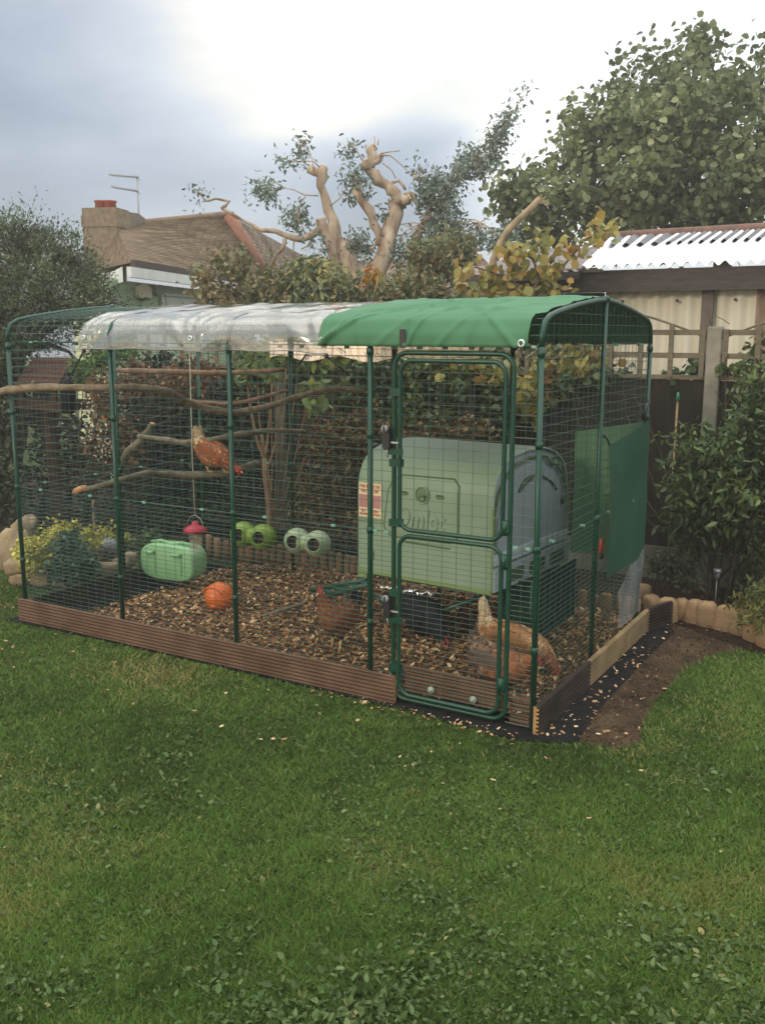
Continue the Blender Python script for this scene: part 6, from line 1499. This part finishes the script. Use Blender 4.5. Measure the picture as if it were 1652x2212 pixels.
mb.add([a+[-w_, -w_, 0], a+[w_, -w_, 0], a+[w_, w_, 0], a+[-w_, w_, 0], b+[-w_, -w_, 0], b+[w_, -w_, 0], b+[w_, w_, 0], b+[-w_, w_, 0]], [(0, 3, 2, 1), (4, 5, 6, 7), (0, 1, 5, 4), (1, 2, 6, 5), (2, 3, 7, 6), (3, 0, 4, 7)]); mb.build('post', brn2, btb)
for p0, p1 in (((62, 884), (104, 930)), ((130, 884), (116, 930))):
    a = AY(*p0, Yb)-O; b = AY(*p1, Yb)-O; mb = MB(); mb.tube([a, b], .02, 4, smooth=False); mb.build('brace', brn2, btb)
# planter
stone = mat('planter_stone', cn('a08d70'), .95, col2=cn('7d6c55'), scale=9, bump=.9, bscale=18, spec=.15)
pc_ = thing('stone_planter', 'low rough stone block planter at the back left outside the run', 'planter', (-4.35, 1.05, 0))
a0 = np.array([-4.47, .58]); a1 = np.array([-3.74, .93]); dv = unit(a1-a0); nv2 = np.array([-dv[1], dv[0]])
L_ = np.linalg.norm(a1-a0); k = 0
def block(c, l_, h_, th_, ang):
    mb = MB(); mb.box((-l_/2, -th_/2, 0), (l_/2, th_/2, h_)); mm_ = Matrix.Translation((c[0]+4.35, c[1]-1.05, c[2])) @ Matrix.Rotation(ang, 4, 'Z')
    # rough-hewn: jitter a subdivided block
    import bmesh
    me = bpy.data.meshes.new('b'); me.from_pydata(mb.v, [], mb.f); bm = bmesh.new(); bm.from_mesh(me); bmesh.ops.subdivide_edges(bm, edges=bm.edges, cuts=2, use_grid_fill=True); bmesh.ops.smooth_vert(bm, verts=bm.verts, factor=.35, use_axis_x=True, use_axis_y=True, use_axis_z=True)
    for v in bm.verts: v.co += Vector(rng.normal(size=3)*.005)
    bm.transform(mm_); vs = [tuple(v.co) for v in bm.verts]; bm.verts.index_update(); fs = [tuple(v.index for v in f.verts) for f in bm.faces]; bm.free(); bpy.data.meshes.remove(me)
    o = MB(); o.add(vs, fs, 0, True); return o.build('stone_block', stone, pc_)
for row in range(2):
    x = -.04*row
    while x < L_-.02:
        l_ = rng.uniform(.11, .20); c = a0+dv*(x+l_/2); block((c[0], c[1], .0+row*.092), l_, .095, .11, math.atan2(dv[1], dv[0])); x += l_+.004
    for e_ in (a0, a1):
        y = .1
        while y < .34: l_ = rng.uniform(.11, .18); c = e_+nv2*(y+l_/2); block((c[0], c[1], row*.092), l_, .095, .11, math.atan2(nv2[1], nv2[0])); y += l_+.004
mb = MB(); q = [a0+nv2*.0, a1, a1+nv2*.42, a0+nv2*.42]; mb.add([(p[0]+4.35, p[1]-1.05, .165) for p in q], [(0, 1, 2, 3)]); mb.build('soil', soil_m, pc_)
cc_ = (a0+a1)/2+nv2*.35
def bushw(label, name, blobs, n, size, tmpl, cols, base, droop=.3, clump=.06, per=12, cat='plant'):
    s = plant(name, label, cat, base); P, R_, cs = cloud(blobs, n, clump, per, .4); mb = MB()
    twigs(mb, (base[0], base[1], .12), cs[::3], .005, .0015, sag=.0); addto(mb.build('stem', tb), s)
    addto(leaves('foliage', P, rng.uniform(*size, len(P)), tmpl, lm(name+cols[0], cols, .45, .25), None, .5, droop=droop, rnd=R_), s)
dP = 7.2
bushw('yellow variegated shrub spilling over the left of the stone planter', 'variegated_shrub', [(70, 1185, dP, 35, 25, .15), (105, 1165, dP, 35, 22, .15), (75, 1215, dP, 30, 22, .15), (130, 1150, dP+.1, 25, 16, .12), (150, 1140, dP+.1, 14, 12, .1), (55, 1200, dP-.1, 22, 25, .12), (110, 1200, dP, 28, 20, .12)], 1500, (.022, .038), T_leaf(.42), ['5a6c2c', '98983a', 'c4b84e', 'd8d07a', '6f8038'], (cc_[0]-.25, cc_[1]))
bushw('second yellow variegated shrub at the right of the stone planter', 'variegated_shrub', [(190, 1158, dP+.3, 26, 14, .12), (200, 1178, dP+.2, 14, 18, .1), (225, 1152, dP+.6, 25, 10, .1), (258, 1165, dP+.6, 14, 18, .1)], 620, (.022, .040), T_leaf(.42), ['6a7c34', '9a9a3c', 'c0b44c', '5d7a38'], (cc_[0]+.30, cc_[1]+.1))
bushw('dark ivy mound trailing over the middle of the stone planter', 'trailing_ivy', [(150, 1180, dP-.1, 40, 28, .15), (165, 1215, dP-.2, 42, 28, .15), (130, 1225, dP-.25, 40, 16, .1), (190, 1228, dP-.2, 22, 18, .1), (170, 1240, dP-.3, 40, 12, .06)], 1500, (.030, .052), T_leaf(.5), ['1e2b1e', '2e4230', '405a40', '557055'], (cc_[0]+.05, cc_[1]-.05), droop=.9)
bushw('low green plants with pink flecks at the back of the run beside the mint box', 'low_plant', [(290, 1180, 7.9, 35, 22, .15), (330, 1165, 8., 35, 12, .12), (265, 1200, 7.8, 22, 30, .12)], 420, (.025, .045), T_leaf(.4), ['2a3a1e', '445c2c', '5f7a3a', '9a6a5c'], (-4.15, 2.3))
# ornament
orn = thing('garden_ornament', 'pale grey rounded bird shaped ornament beside the stone planter', 'ornament', G(238, 1240)); O = np.array(orn.location)
og = mat('grey_stone_ornament', cn('8b8c8b'), .6, col2=cn('6f7070'), scale=12, bump=.2, bscale=40)
dO = np.dot(O-CAM, fw); q = lambda x, y: AD(x, y, dO)-O
mb = MB(); mb.tube([q(236, 1240), q(237, 1222), q(234, 1205), q(236, 1195)], [.055, .05, .055, .06], 14); mb.build('base', mat('dark_stone_ornament', cn('59595a'), .8, col2=cn('454547'), scale=12), orn)
mb = MB(); c = q(237, 1183); mb.ell(c, (.080, .075, .082), 20, 14); mb.tube([c+[.03, -.02, -.05], c+[.02, -.01, -.10]], [.05, .045], 12); mb.tube([c+[-.05, -.04, -.01], c+[-.10, -.06, -.03]], [.025, .008], 8); mb.build('head', og, orn)
# boulders
def rock(c, r, label, seed):
    rr = np.random.default_rng(seed); mb = MB(); n1, n2 = 20, 12; vs = []
    off = rr.normal(size=(5, 3))
    for i in range(n2+1):
        for j in range(n1):
            th, ph = math.pi*i/n2, 2*math.pi*j/n1; d = np.array([math.sin(th)*math.cos(ph), math.sin(th)*math.sin(ph), math.cos(th)])
            s_ = 1+sum(.13*math.sin(2.3*(d @ o)+k_) for k_, o in enumerate(off)); vs.append(d*s_*np.array(r))
    mb.add(vs, [(i*n1+j, (i+1)*n1+j, (i+1)*n1+(j+1) % n1, i*n1+(j+1) % n1) for i in range(n2) for j in range(n1)], 0, True)
    return tag(mb.build('boulder', mat('sandstone', cn('9c8a6c'), .95, col2=cn('7a6a54'), scale=6, bump=.8, bscale=20, spec=.15), loc=tuple(map(float, c))), label, 'rock')
g_ = G(38, 1228); rock((g_[0], g_[1], .12), (.17, .15, .15), 'tan sandstone boulder just outside the left corner of the run', 3)
g_ = G(8, 1206); rock((g_[0]-.1, g_[1], .08), (.20, .14, .11), 'low boulder at the left edge of the lawn', 5)
g_ = G(38, 1200); rock((g_[0], g_[1]+.1, .22), (.10, .10, .10), 'small brown stone on top of the sandstone boulder', 9)

# ================================================================== HAZE (added veil)
hz = bpy.data.materials.new('veil_haze'); hz.use_nodes = True; t = hz.node_tree; t.nodes.clear()
o_ = t.nodes.new('ShaderNodeOutputMaterial'); pv = t.nodes.new('ShaderNodeVolumePrincipled'); pv.inputs['Density'].default_value = .0045; pv.inputs['Color'].default_value = (1, .97, .90, 1); pv.inputs['Anisotropy'].default_value = .2
t.links.new(pv.outputs[0], o_.inputs['Volume'])
mb = MB(); mb.box((-61, -21, -1), (61, 71, 6.6)); tag(mb.build('veil_haze', hz), kind='stuff')  # thin volume added to imitate the veil of lens flare
